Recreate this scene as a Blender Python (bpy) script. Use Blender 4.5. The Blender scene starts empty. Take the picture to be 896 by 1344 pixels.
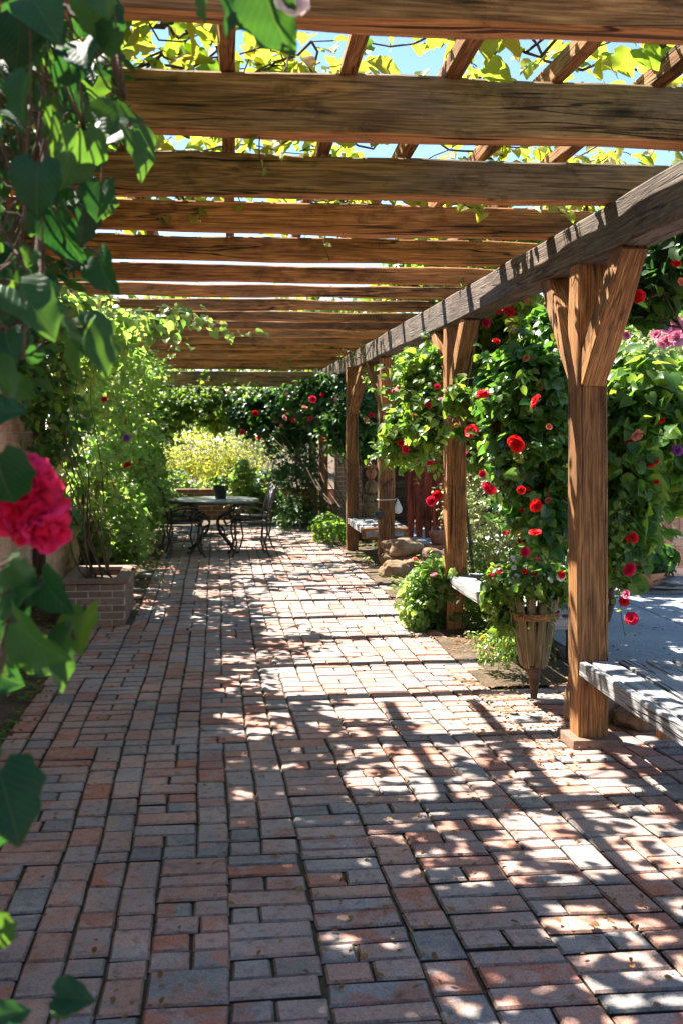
import bpy, bmesh, math, random
import numpy as np
from mathutils import Vector, Matrix, noise

random.seed(7)
R = np.random.default_rng(7)
D = bpy.data
sc = bpy.context.scene
COL = sc.collection
F, A, EYE, HY = 1450.0, math.radians(6.41), 1.65, 565.0
CA, SA = math.cos(A), math.sin(A)


def U(px, py, d):
    r = (px - 448) / F * d
    return np.array([r * CA + d * SA, -r * SA + d * CA, EYE - (py - HY) * d / F])


def G(px, py, z=0.0):
    return U(px, py, F * (EYE - z) / (py - HY))


# ------------------------------------------------------------------ materials
def new_mat(name):
    m = D.materials.new(name)
    m.use_nodes = True
    nt = m.node_tree
    nt.nodes.clear()
    out = nt.nodes.new('ShaderNodeOutputMaterial')
    return m, nt, out


class N:
    def __init__(s, nt):
        s.nt = nt

    def n(s, typ, **kw):
        nd = s.nt.nodes.new(typ)
        for k, v in kw.items():
            if k.startswith('i_'):
                key = k[2:].replace('_', ' ')
                nd.inputs[key].default_value = v
            else:
                setattr(nd, k, v)
        return nd

    def l(s, a, b):
        s.nt.links.new(a, b)

    def noise(s, vec, scale, detail=4, rough=.55, dist=0.0):
        nd = s.n('ShaderNodeTexNoise')
        nd.inputs['Scale'].default_value = scale
        nd.inputs['Detail'].default_value = detail
        nd.inputs['Roughness'].default_value = rough
        nd.inputs['Distortion'].default_value = dist
        if vec is not None:
            s.l(vec, nd.inputs['Vector'])
        return nd.outputs['Fac']

    def ramp(s, fac, stops, interp='LINEAR'):
        nd = s.n('ShaderNodeValToRGB')
        cr = nd.color_ramp
        cr.interpolation = interp
        while len(cr.elements) < len(stops):
            cr.elements.new(.5)
        for e, (p, c) in zip(cr.elements, stops):
            e.position = p
            e.color = (*c, 1) if len(c) == 3 else c
        s.l(fac, nd.inputs['Fac'])
        return nd.outputs['Color']

    def mix(s, fac, a, b, mode='MIX'):
        nd = s.n('ShaderNodeMix', data_type='RGBA', blend_type=mode)
        for sock, v in ((nd.inputs[0], fac), (nd.inputs[6], a), (nd.inputs[7], b)):
            if hasattr(v, 'links'):
                s.l(v, sock)
            elif isinstance(v, (int, float)):
                sock.default_value = v
            else:
                sock.default_value = (*v, 1)
        return nd.outputs[2]

    def math(s, op, a, b=None):
        nd = s.n('ShaderNodeMath', operation=op)
        for sock, v in ((nd.inputs[0], a), (nd.inputs[1], b)):
            if v is None:
                continue
            if hasattr(v, 'links'):
                s.l(v, sock)
            else:
                sock.default_value = v
        return nd.outputs[0]

    def bump(s, h, strength, dist):
        nd = s.n('ShaderNodeBump')
        nd.inputs['Strength'].default_value = strength
        nd.inputs['Distance'].default_value = dist
        s.l(h, nd.inputs['Height'])
        return nd.outputs['Normal']

    def mapping(s, vec, scale):
        nd = s.n('ShaderNodeMapping')
        nd.inputs['Scale'].default_value = scale
        s.l(vec, nd.inputs['Vector'])
        return nd.outputs['Vector']


def g3(v):
    return (v, v, v)


def wood(name, dark, mid, light, grey=0.0, greycol=(.26, .24, .22), rough=.75, crack=1.0, under=None, soft=.06):
    """grain runs along the local X axis of each timber"""
    m, nt, out = new_mat(name)
    q = N(nt)
    tc = q.n('ShaderNodeTexCoord')
    oi = q.n('ShaderNodeObjectInfo')
    add = q.n('ShaderNodeVectorMath', operation='ADD')
    sc_ = q.n('ShaderNodeVectorMath', operation='SCALE')
    sc_.inputs['Scale'].default_value = 37.0
    cmb = q.n('ShaderNodeCombineXYZ')
    for i in range(3):
        q.l(oi.outputs['Random'], cmb.inputs[i])
    q.l(cmb.outputs[0], sc_.inputs[0])
    q.l(tc.outputs['Object'], add.inputs[0])
    q.l(sc_.outputs[0], add.inputs[1])
    v = add.outputs[0]
    # wavy growth rings, stretched along the board
    vm = q.mapping(v, (.30, 5.0, 5.0))
    warp = q.noise(vm, 1.6, 3, .5, .4)
    rings = q.math('FRACT', q.math('MULTIPLY', warp, 19.0))
    rings = q.math('ABSOLUTE', q.math('SUBTRACT', rings, .5))        # 0..0.5
    fine = q.noise(q.mapping(v, (1.6, 75, 75)), 1.5, 6, .7)
    blot = q.noise(q.mapping(v, (.9, 4, 4)), 1.3, 4, .6)
    f = q.math('ADD', q.math('MULTIPLY', rings, .42), q.math('MULTIPLY', fine, .86))
    col = q.ramp(f, [(.36 - soft, dark), (.53, mid), (.70 + soft, light)])
    col = q.mix(q.math('MULTIPLY', blot, .8), col, dark, 'MIX') if False else col
    dk = q.ramp(blot, [(.33, g3(.45)), (.62, g3(1.12))])
    col = q.mix(1.0, col, dk, 'MULTIPLY')
    col = q.mix(1.0, col, q.ramp(oi.outputs['Random'], [(0, g3(.68)), (1, g3(1.28))]), 'MULTIPLY')
    gm = q.noise(q.mapping(v, (.7, 3, 3)), 1.1, 5, .6)
    gf = q.ramp(gm, [(max(0, .62 - grey * .45), g3(0)), (max(.05, .8 - grey * .45), g3(1))])
    gfac = q.math('MULTIPLY', gf, min(1, grey * 1.3))
    gcol = q.mix(1.0, q.ramp(fine, [(.3, g3(.5)), (.7, g3(1.2))]), greycol, 'MULTIPLY')
    col = q.mix(gfac, col, gcol)
    if under:  # warm bounce light from the bricks painted onto downward faces
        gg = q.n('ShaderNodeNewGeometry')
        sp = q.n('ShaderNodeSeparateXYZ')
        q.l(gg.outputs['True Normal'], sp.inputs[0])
        bounce_mask = q.ramp(q.math('MULTIPLY', sp.outputs[2], -1.0), [(.45, g3(0)), (.75, g3(.85))])
        col = q.mix(bounce_mask, col, q.mix(1.0, q.ramp(fine, [(.3, g3(.6)), (.7, g3(1.25))]), under, 'MULTIPLY'))
    ck = q.noise(q.mapping(v, (.5, 26, 26)), 1.0, 3, .6, .35)
    ckm = q.ramp(ck, [(.315, g3(0)), (.34, g3(1))])
    col = q.mix(1.0, col, q.mix(crack, (1, 1, 1), q.mix(ckm, (.18, .14, .12), (1, 1, 1))), 'MULTIPLY')
    # long drying splits: thin contour lines of a stretched noise, in patches
    sn = q.noise(q.mapping(v, (.28, 7.5, 7.5)), 1.25, 3, .55, .15)
    sl = q.math('ABSOLUTE', q.math('SUBTRACT', sn, .5))
    sline = q.ramp(sl, [(.0035, g3(1)), (.010, g3(0))])
    pm = q.ramp(q.noise(q.mapping(v, (.8, 3, 3)), 1.7, 2), [(.44, g3(0)), (.54, g3(1))])
    split = q.math('MULTIPLY', sline, pm)
    col = q.mix(q.math('MULTIPLY', split, .9), col, (.012, .008, .006))
    hair = q.noise(q.mapping(v, (3.5, 190, 190)), 1.0, 4, .7)
    col = q.mix(1.0, col, q.ramp(hair, [(.34, g3(.55)), (.5, g3(1.0)), (.66, g3(1.35))]), 'MULTIPLY')
    stn = q.noise(q.mapping(v, (2.2, 3.5, 3.5)), 1.9, 5, .7)
    col = q.mix(1.0, col, q.ramp(stn, [(.34, g3(.5)), (.46, g3(1.0)), (.7, g3(1.12))]), 'MULTIPLY')
    # knots
    vo = q.n('ShaderNodeTexVoronoi')
    vo.inputs['Scale'].default_value = 1.0
    q.l(q.mapping(v, (1.1, 4.2, 4.2)), vo.inputs['Vector'])
    kn = q.ramp(vo.outputs['Distance'], [(.03, g3(.12)), (.07, g3(.45)), (.10, g3(.8)), (.14, g3(1))])
    col = q.mix(1.0, col, kn, 'MULTIPLY')
    h = q.math('ADD', q.math('MULTIPLY', fine, .5), q.math('MULTIPLY', ckm, .8))
    h = q.math('ADD', h, q.math('MULTIPLY', rings, .35))
    h = q.math('SUBTRACT', h, q.math('MULTIPLY', split, 1.6))
    h = q.math('ADD', h, q.math('MULTIPLY', hair, .35))
    b = q.n('ShaderNodeBsdfPrincipled')
    b.inputs['Roughness'].default_value = rough
    b.inputs['Specular IOR Level'].default_value = .3
    q.l(col, b.inputs['Base Color'])
    q.l(q.bump(h, 1.0, .008), b.inputs['Normal'])
    q.l(b.outputs[0], out.inputs[0])
    return m


def leaf_mat(name, cols, trans, tfac=.42, rough=.42, veins=False, spec=.35):
    m, nt, out = new_mat(name)
    q = N(nt)
    geo = q.n('ShaderNodeNewGeometry')
    stops = [(i / max(1, len(cols) - 1), c) for i, c in enumerate(cols)]
    col = q.ramp(geo.outputs['Random Per Island'], stops)
    tr = q.ramp(geo.outputs['Random Per Island'], [(i / max(1, len(trans) - 1), c) for i, c in enumerate(trans)])
    nv = q.noise(geo.outputs['Position'], 30, 3, .6)
    col = q.mix(1.0, col, q.ramp(nv, [(.3, g3(.75)), (.7, g3(1.2))]), 'MULTIPLY')
    b = q.n('ShaderNodeBsdfPrincipled')
    b.inputs['Roughness'].default_value = rough
    b.inputs['Specular IOR Level'].default_value = spec
    t = q.n('ShaderNodeBsdfTranslucent')
    if veins:
        uv = q.n('ShaderNodeUVMap')
        uv.uv_map = 'leaf'
        sep = q.n('ShaderNodeSeparateXYZ')
        q.l(uv.outputs[0], sep.inputs[0])
        ax = q.math('ABSOLUTE', q.math('SUBTRACT', sep.outputs[0], .5))
        mid = q.ramp(ax, [(.006, g3(1)), (.022, g3(0))])
        t1 = q.math('MULTIPLY', q.math('SUBTRACT', sep.outputs[1], q.math('MULTIPLY', ax, 1.1)), 6.5)
        fr = q.math('ABSOLUTE', q.math('SUBTRACT', q.math('FRACT', t1), .5))
        side = q.ramp(fr, [(.02, g3(1)), (.08, g3(0))])
        vv = q.math('MAXIMUM', mid, q.math('MULTIPLY', side, .55))
        col = q.mix(q.math('MULTIPLY', vv, .12), col, (.12, .20, .05))
        tr = q.mix(q.math('MULTIPLY', vv, .25), tr, (.5, .6, .12))
        q.l(q.bump(q.math('SUBTRACT', q.math('MULTIPLY', nv, .4), vv), .5, .002), b.inputs['Normal'])
    q.l(col, b.inputs['Base Color'])
    q.l(tr, t.inputs['Color'])
    mx = q.n('ShaderNodeMixShader')
    mx.inputs[0].default_value = tfac
    q.l(b.outputs[0], mx.inputs[1])
    q.l(t.outputs[0], mx.inputs[2])
    q.l(mx.outputs[0], out.inputs[0])
    return m


def petal_mat(name, c1, c2, tcol, tf=.35):
    return leaf_mat(name, [c1, c2], [tcol, tcol], tf, .55, spec=.15)


def brick_mat(name, stops, scale=1.0, dirt=(.10, .085, .065), mortar=None, patch=.5, bumpd=.004, speck=1.0, dirt_amt=.5, sides=None):
    m, nt, out = new_mat(name)
    q = N(nt)
    geo = q.n('ShaderNodeNewGeometry')
    tc = q.n('ShaderNodeTexCoord')
    v = tc.outputs['Object']
    rnd = geo.outputs['Random Per Island']
    base = q.ramp(rnd, stops)
    # second tone, patchy inside a brick
    r2 = q.math('FRACT', q.math('MULTIPLY', rnd, 7.31))
    alt = q.ramp(r2, stops)
    pn = q.noise(v, 7 * scale, 4, .6, .3)
    pf = q.ramp(pn, [(.47, g3(0)), (.58, g3(1))])
    col = q.mix(q.math('MULTIPLY', pf, patch), base, alt)
    fn = q.noise(v, 160 * scale, 4, .75)
    col = q.mix(speck, col, q.ramp(fn, [(.3, g3(.55)), (.5, g3(1.0)), (.72, g3(1.45))]), 'MULTIPLY')
    bn = q.noise(v, 1.3, 5, .6)
    col = q.mix(1.0, col, q.ramp(bn, [(.3, g3(.72)), (.7, g3(1.2))]), 'MULTIPLY')
    dn = q.noise(v, 22 * scale, 5, .65)
    df = q.math('MULTIPLY', q.ramp(dn, [(.52, g3(0)), (.68, g3(1))]), dirt_amt)
    col = q.mix(df, col, dirt)
    if sides:                                            # soil caked on the flanks down in the joints
        sp = q.n('ShaderNodeSeparateXYZ')
        q.l(geo.outputs['True Normal'], sp.inputs[0])
        sm = q.ramp(q.math('ADD', sp.outputs[2], q.math('MULTIPLY', q.math('SUBTRACT', dn, .5), .5)), [(.55, g3(1)), (.80, g3(0))])
        col = q.mix(sm, col, sides)
    mid = q.noise(v, 45 * scale, 3, .6)
    h = q.math('ADD', q.math('MULTIPLY', fn, .45), q.math('MULTIPLY', mid, .8))
    b = q.n('ShaderNodeBsdfPrincipled')
    b.inputs['Roughness'].default_value = .85
    b.inputs['Specular IOR Level'].default_value = .25
    q.l(col, b.inputs['Base Color'])
    q.l(q.bump(h, .8, bumpd), b.inputs['Normal'])
    q.l(b.outputs[0], out.inputs[0])
    return m


def noise_mat(name, stops, scale=8, rough=.9, bumpd=.01, det=8, spec=.2, metal=0, s2=None):
    m, nt, out = new_mat(name)
    q = N(nt)
    tc = q.n('ShaderNodeTexCoord')
    v = tc.outputs['Object']
    f = q.noise(v, scale, det, .65)
    col = q.ramp(f, stops)
    f2 = q.noise(v, s2 or scale * 9, 5, .7)
    col = q.mix(1.0, col, q.ramp(f2, [(.3, g3(.7)), (.7, g3(1.25))]), 'MULTIPLY')
    b = q.n('ShaderNodeBsdfPrincipled')
    b.inputs['Roughness'].default_value = rough
    b.inputs['Metallic'].default_value = metal
    b.inputs['Specular IOR Level'].default_value = spec
    q.l(col, b.inputs['Base Color'])
    q.l(q.bump(q.math('ADD', f, q.math('MULTIPLY', f2, .5)), .8, bumpd), b.inputs['Normal'])
    q.l(b.outputs[0], out.inputs[0])
    return m


M = {}
M['post'] = wood('post_timber', (.10, .036, .012), (.30, .130, .042), (.47, .24, .09), grey=.12)
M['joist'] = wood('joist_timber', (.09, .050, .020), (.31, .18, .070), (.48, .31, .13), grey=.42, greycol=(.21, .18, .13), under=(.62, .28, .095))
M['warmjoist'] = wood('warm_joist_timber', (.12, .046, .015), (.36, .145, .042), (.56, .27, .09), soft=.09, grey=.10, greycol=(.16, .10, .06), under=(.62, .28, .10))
M['rail'] = wood('beam_timber', (.035, .024, .017), (.12, .08, .055), (.24, .17, .12), grey=.45, greycol=(.16, .135, .11), crack=1)
M['bench'] = wood('bench_timber', (.13, .12, .11), (.27, .26, .25), (.42, .41, .40), grey=.9, greycol=(.33, .33, .34))
M['oldwood'] = wood('basket_wood', (.10, .07, .03), (.22, .16, .07), (.36, .27, .13), grey=.3)
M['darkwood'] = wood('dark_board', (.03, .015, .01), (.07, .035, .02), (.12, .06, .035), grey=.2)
M['redwood'] = wood('red_board', (.12, .02, .012), (.26, .045, .025), (.38, .08, .05), grey=.1)
M['paver'] = brick_mat('clay_paver', [(0, (.23, .215, .21)), (.14, (.33, .30, .29)), (.3, (.44, .30, .255)), (.44, (.36, .31, .30)),
                                      (.6, (.46, .26, .20)), (.75, (.47, .30, .245)), (.88, (.46, .18, .115)), (1, (.31, .20, .18))], patch=.85, speck=1.0, dirt_amt=.55, sides=(.035, .028, .020))
M['wallbrick'] = brick_mat('wall_brick', [(0, (.42, .22, .15)), (.3, (.55, .31, .22)), (.6, (.60, .38, .28)), (.85, (.48, .22, .14)), (1, (.60, .44, .34))], patch=.5, dirt=(.5, .44, .38), dirt_amt=.35)
M['darkbrick'] = brick_mat('old_red_brick', [(0, (.12, .055, .04)), (.4, (.20, .085, .055)), (.7, (.26, .12, .08)), (1, (.15, .10, .08))], patch=.6, dirt=(.12, .10, .07), dirt_amt=.7)
M['planterbrick'] = brick_mat('weathered_brick', [(0, (.16, .11, .085)), (.4, (.26, .16, .115)), (.7, (.22, .16, .13)), (1, (.32, .18, .12))], patch=.7, dirt=(.10, .08, .06), dirt_amt=.6, bumpd=.01)
M['palebrick'] = brick_mat('pale_brick', [(0, (.42, .17, .11)), (.3, (.54, .38, .31)), (.6, (.50, .22, .14)), (.85, (.36, .14, .09)), (1, (.58, .44, .38))], patch=.7, dirt=(.62, .58, .54), dirt_amt=.6)
M['mortar'] = noise_mat('mortar', [(.3, (.38, .33, .28)), (.7, (.52, .46, .40))], 20, bumpd=.003)
M['joint'] = noise_mat('joint_dirt', [(.32, (.05, .04, .028)), (.48, (.11, .085, .06)), (.58, (.06, .065, .03)), (.72, (.20, .165, .12))], 14, bumpd=.01)
M['soil'] = noise_mat('soil', [(.3, (.05, .035, .022)), (.55, (.11, .08, .052)), (.75, (.18, .13, .09))], 5, bumpd=.03)
M['concrete'] = noise_mat('concrete', [(.3, (.29, .30, .32)), (.7, (.40, .41, .43))], 1.5, bumpd=.002, s2=60)
M['iron'] = noise_mat('black_iron', [(.3, (.010, .010, .011)), (.7, (.035, .032, .03))], 30, rough=.45, spec=.5, bumpd=.001)
M['tabletop'] = noise_mat('grey_table_metal', [(.3, (.09, .10, .12)), (.7, (.16, .17, .19))], 8, rough=.35, spec=.5, bumpd=.001)
M['terracotta'] = noise_mat('terracotta', [(.3, (.28, .12, .07)), (.7, (.42, .20, .13))], 10, bumpd=.002)
M['darkpot'] = noise_mat('dark_glaze', [(.3, (.015, .018, .018)), (.7, (.04, .045, .04))], 12, rough=.4, bumpd=.001)
M['rock'] = noise_mat('sandstone', [(.3, (.10, .06, .04)), (.5, (.22, .14, .085)), (.7, (.34, .24, .16))], 4, bumpd=.02)
M['greyrock'] = noise_mat('flagstone', [(.3, (.14, .14, .145)), (.7, (.34, .34, .34))], 6, bumpd=.015)
M['bark'] = noise_mat('bark', [(.3, (.05, .035, .022)), (.7, (.17, .12, .08))], 12, bumpd=.02)
M['twig'] = noise_mat('twig', [(.3, (.10, .055, .03)), (.7, (.24, .15, .09))], 30, bumpd=.002)
M['greenstem'] = noise_mat('green_stem', [(.3, (.06, .10, .03)), (.7, (.14, .17, .05))], 30, bumpd=.001)
M['cloth'] = noise_mat('pale_cloth', [(.3, (.55, .55, .56)), (.7, (.7, .7, .7))], 10, bumpd=.004)
M['plaster'] = noise_mat('plaster', [(.3, (.20, .11, .075)), (.7, (.30, .17, .11))], 3, bumpd=.004)
M['dark'] = noise_mat('dark_interior', [(.3, (.008, .006, .005)), (.7, (.02, .015, .012))], 3, bumpd=.001)
M['litter'] = leaf_mat('dry_leaf', [(.16, .07, .02), (.30, .15, .04), (.20, .10, .05), (.36, .22, .08)], [(.3, .16, .04), (.4, .22, .05)], .2, .7)
# leaves: deep, mid, bright, yellow
M['deep'] = leaf_mat('deep_leaf', [(.010, .035, .012), (.018, .055, .020), (.022, .075, .018), (.045, .11, .025)],
                     [(.05, .16, .02), (.10, .25, .03), (.18, .36, .04)], .36, .38)
M['deep2'] = leaf_mat('glossy_leaf', [(.018, .065, .016), (.035, .11, .022), (.055, .14, .03), (.08, .16, .025), (.02, .07, .02), (.18, .18, .03)],
                      [(.08, .26, .03), (.16, .36, .04), (.34, .5, .04)], .42, .33, spec=.5)
M['limey'] = leaf_mat('lime_leaf', [(.06, .14, .02), (.14, .20, .03), (.25, .25, .03), (.05, .12, .02), (.10, .18, .03)],
                      [(.35, .58, .05), (.65, .70, .06), (.85, .75, .07)], .5, .4)
M['hero'] = leaf_mat('broad_leaf', [(.006, .030, .012), (.010, .052, .020), (.018, .075, .016)],
                     [(.03, .16, .02), (.06, .22, .025), (.24, .46, .03)], .30, .45, veins=True, spec=.25)
M['mid'] = leaf_mat('mid_leaf', [(.02, .07, .018), (.04, .12, .02), (.07, .15, .03), (.10, .17, .03), (.03, .09, .03)],
                    [(.16, .36, .03), (.30, .50, .05), (.45, .55, .05)], .45)
M['bright'] = leaf_mat('bright_leaf', [(.04, .12, .025), (.07, .17, .04), (.12, .21, .05), (.16, .20, .06), (.05, .13, .045), (.09, .19, .05), (.22, .15, .06)],
                       [(.22, .48, .06), (.40, .60, .10), (.50, .56, .12)], .58, .34, spec=.5)
M['grape'] = leaf_mat('grape_leaf', [(.03, .10, .018), (.08, .15, .02), (.18, .20, .025), (.05, .13, .02), (.24, .20, .03), (.20, .09, .03), (.06, .14, .02)],
                       [(.22, .46, .03), (.50, .62, .05), (.72, .66, .07), (.35, .55, .04), (.7, .45, .06)], .55, .4, veins=True)
M['pale'] = leaf_mat('pale_leaf', [(.10, .16, .07), (.20, .26, .13), (.28, .30, .16), (.12, .20, .06)],
                     [(.45, .55, .2), (.6, .62, .3)], .45)
M['yellow'] = leaf_mat('yellow_leaf', [(.30, .31, .04), (.40, .38, .05), (.16, .24, .04), (.08, .16, .04), (.44, .40, .10)],
                       [(.6, .65, .08), (.75, .72, .10)], .45)
M['autumn'] = leaf_mat('autumn_leaf', [(.25, .05, .02), (.35, .12, .02), (.30, .22, .03), (.07, .12, .02)],
                       [(.6, .15, .03), (.7, .4, .05)], .5)
M['red'] = petal_mat('red_petal', (.55, .006, .010), (.72, .02, .03), (.85, .03, .03))
M['magenta'] = petal_mat('rose_petal', (.60, .008, .045), (.78, .03, .13), (.9, .04, .12))
M['herorose'] = leaf_mat('crimson_petal', [(.62, .005, .03), (.78, .012, .06), (.80, .05, .22), (.70, .01, .03)], [(.95, .05, .16), (.95, .08, .3)], .45, .5, spec=.15)
M['pink'] = petal_mat('pink_petal', (.75, .22, .36), (.82, .38, .50), (.9, .4, .5))
M['white'] = petal_mat('white_petal', (.75, .75, .78), (.8, .76, .78), (.8, .8, .8))
M['salmon'] = petal_mat('salmon_petal', (.75, .20, .12), (.8, .35, .22), (.9, .4, .3))
M['cream'] = petal_mat('cream_petal', (.80, .55, .48), (.85, .66, .58), (.9, .7, .6))
M['yflower'] = petal_mat('gold_petal', (.80, .60, .03), (.85, .45, .03), (.9, .7, .1))
M['violet'] = petal_mat('violet_petal', (.22, .05, .30), (.35, .10, .42), (.4, .15, .5))


# ------------------------------------------------------------------ helpers
def link(name, me, mat=None, parent=None, loc=None):
    o = D.objects.new(name, me)
    COL.objects.link(o)
    if mat is not None and me is not None:
        me.materials.append(mat) if not len(me.materials) else None
    if loc is not None:
        o.location = loc
    if parent is not None:
        o.parent = parent
    return o


def tag(o, label=None, cat=None, group=None, kind=None):
    if label: o['label'] = label
    if cat: o['category'] = cat
    if group: o['group'] = group
    if kind: o['kind'] = kind
    return o


def thing(name, label, cat, loc=(0, 0, 0), rz=0.0, group=None):
    o = D.objects.new(name, None)
    o.empty_display_size = .1
    COL.objects.link(o)
    o.location = loc
    o.rotation_euler = (0, 0, rz)
    return tag(o, label, cat, group)


def np_mesh(name, V, faces_flat, counts, smooth=False, uv=None):
    me = D.meshes.new(name)
    V = np.asarray(V, np.float32)
    ff = np.asarray(faces_flat, np.int32)
    ct = np.asarray(counts, np.int32)
    me.vertices.add(len(V))
    me.vertices.foreach_set('co', V.ravel())
    me.loops.add(len(ff))
    me.loops.foreach_set('vertex_index', ff)
    me.polygons.add(len(ct))
    st = np.concatenate([[0], np.cumsum(ct)[:-1]]).astype(np.int32)
    me.polygons.foreach_set('loop_start', st)
    me.polygons.foreach_set('loop_total', ct)
    if smooth:
        me.polygons.foreach_set('use_smooth', np.ones(len(ct), bool))
    if uv is not None:
        l = me.uv_layers.new(name='leaf')
        l.data.foreach_set('uv', np.asarray(uv, np.float32)[ff].ravel())
    me.update(calc_edges=True)
    me.validate()
    return me


class MB:
    """collects shapes for ONE mesh"""
    def __init__(s):
        s.v = []; s.f = []

    def add(s, vs, fs):
        k = len(s.v)
        s.v += [tuple(map(float, p)) for p in vs]
        s.f += [tuple(k + i for i in f) for f in fs]

    def box(s, c, d, rz=0, jit=0):
        ca, sa = math.cos(rz), math.sin(rz)
        vs = []
        for z in (-1, 1):
            for x, y in ((-1, -1), (1, -1), (1, 1), (-1, 1)):
                X, Y = x * d[0] / 2, y * d[1] / 2
                vs.append((c[0] + X * ca - Y * sa + random.uniform(-jit, jit), c[1] + X * sa + Y * ca + random.uniform(-jit, jit), c[2] + z * d[2] / 2))
        s.add(vs, [(0, 3, 2, 1), (4, 5, 6, 7), (0, 1, 5, 4), (1, 2, 6, 5), (2, 3, 7, 6), (3, 0, 4, 7)])

    def tube(s, pts, rad, n=6, cap=True):
        pts = [Vector(p) for p in pts]
        if isinstance(rad, (int, float)):
            rad = [rad] * len(pts)
        vs = []
        up = Vector((0, 0, 1))
        prev = None
        for i, p in enumerate(pts):
            t = (pts[min(i + 1, len(pts) - 1)] - pts[max(i - 1, 0)])
            if t.length < 1e-9: t = Vector((0, 0, 1))
            t.normalize()
            if prev is None:
                a = t.cross(up)
                if a.length < .1: a = t.cross(Vector((1, 0, 0)))
            else:
                a = prev - t * prev.dot(t)
                if a.length < 1e-4: a = t.cross(up)
            a.normalize()
            prev = a
            b = t.cross(a)
            for k in range(n):
                an = 2 * math.pi * k / n
                vs.append(p + (a * math.cos(an) + b * math.sin(an)) * rad[i])
        fs = []
        for i in range(len(pts) - 1):
            for k in range(n):
                k2 = (k + 1) % n
                fs.append((i * n + k, i * n + k2, (i + 1) * n + k2, (i + 1) * n + k))
        if cap:
            fs.append(tuple(range(n - 1, -1, -1)))
            fs.append(tuple((len(pts) - 1) * n + k for k in range(n)))
        s.add(vs, fs)

    def lathe(s, c, prof, n=28, closed=False):
        vs = []; fs = []
        for r, z in prof:
            for k in range(n):
                a = 2 * math.pi * k / n
                vs.append((c[0] + r * math.cos(a), c[1] + r * math.sin(a), c[2] + z))
        m = len(prof)
        for i in range(m - 1):
            for k in range(n):
                k2 = (k + 1) % n
                fs.append((i * n + k, i * n + k2, (i + 1) * n + k2, (i + 1) * n + k))
        fs.append(tuple(range(n - 1, -1, -1)))
        fs.append(tuple((m - 1) * n + k for k in range(n)))
        s.add(vs, fs)

    def build(s, name, mat, parent=None, smooth=False, bevel=0, loc=None, segs=2):
        me = D.meshes.new(name)
        me.from_pydata(s.v, [], s.f)
        me.update()
        if bevel:
            bm = bmesh.new(); bm.from_mesh(me)
            es = [e for e in bm.edges if e.is_manifold and e.calc_face_angle(0) > .5]
            bmesh.ops.bevel(bm, geom=es, offset=bevel, segments=segs, profile=.7, affect='EDGES')
            bm.to_mesh(me); bm.free()
        if smooth:
            me.polygons.foreach_set('use_smooth', [True] * len(me.polygons))
        return link(name, me, mat, parent, loc)


def timber(name, p0, p1, w, h, mat, parent=None, roll_up=(0, 0, 1), wob=.004, bev=.006, origin=(0, 0, 0), taper=1.0, seg=.25):
    """a sawn timber from p0 to p1 (world), w across, h along roll_up; grain = local X; edges a little uneven"""
    p0, p1 = Vector(p0), Vector(p1)
    x = (p1 - p0); L = x.length; x.normalize()
    z = Vector(roll_up); z = (z - x * z.dot(x)).normalized()
    y = z.cross(x)
    n = max(2, int(L / seg))
    sec = [(-1, -1), (1, -1), (1, 1), (-1, 1)]
    V = []; Fc = []
    b = bev
    prof = []
    W, H = w / 2, h / 2
    for (sx, sy), (ox, oy) in zip(sec, [((b, 0), (0, b)), ((-b, 0), (0, b)), ((-b, 0), (0, -b)), ((b, 0), (0, -b))]):
        c = (sx * W, sy * H)
        a1 = (c[0] + ox[0], c[1] + ox[1]); a2 = (c[0] + oy[0], c[1] + oy[1])
        prof += [a2, a1] if (sx, sy) in ((-1, -1), (1, 1)) else [a1, a2]
    k = len(prof)
    sd = random.uniform(0, 100)
    for i in range(n + 1):
        t = i / n
        tt = 1 - (1 - taper) * t
        endb = 1 - (.5 * b / min(W, H) if i in (0, n) else 0)
        for j, (a, c) in enumerate(prof):
            cj = j // 2
            q = Vector((t * L * 1.7 + sd, cj * 7.7, sd * .3))
            da = noise.noise(q) * wob * 2; dc = noise.noise(q + Vector((31, 5, 2))) * wob * 2
            V.append((t * L, a * endb * tt + da, c * endb * tt + dc))
    for i in range(n):
        for j in range(k):
            j2 = (j + 1) % k
            Fc.append((i * k + j, i * k + j2, (i + 1) * k + j2, (i + 1) * k + j))
    Fc.append(tuple(range(k - 1, -1, -1)))
    Fc.append(tuple(n * k + j for j in range(k)))
    me = D.meshes.new(name)
    me.from_pydata(V, [], Fc)
    bm = bmesh.new(); bm.from_mesh(me); bmesh.ops.recalc_face_normals(bm, faces=bm.faces); bm.to_mesh(me); bm.free()
    o = link(name, me, mat, parent)
    m3 = Matrix((x, y, z)).transposed().to_4x4()
    m3.translation = p0 - Vector(origin)
    o.matrix_basis = m3
    return o


# leaf templates: verts (x across, y along, z up), faces
def t_small():
    v = [(0, 0, 0), (.26, .28, .07), (.22, .68, .05), (0, 1, -.06), (-.22, .68, .05), (-.26, .28, .07)]
    f = [(0, 1, 2, 3), (0, 3, 4, 5)]
    return np.array(v), f


def t_round():
    v = [(0, 0, 0), (.36, .02, .05), (.50, .34, .10), (.40, .68, .05), (0, .95, -.10), (-.40, .68, .05), (-.50, .34, .10), (-.36, .02, .05), (0, .45, 0)]
    f = [(0, 1, 2, 8), (8, 2, 3, 4), (0, 8, 6, 7), (8, 4, 5, 6)]
    return np.array(v), f


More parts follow.
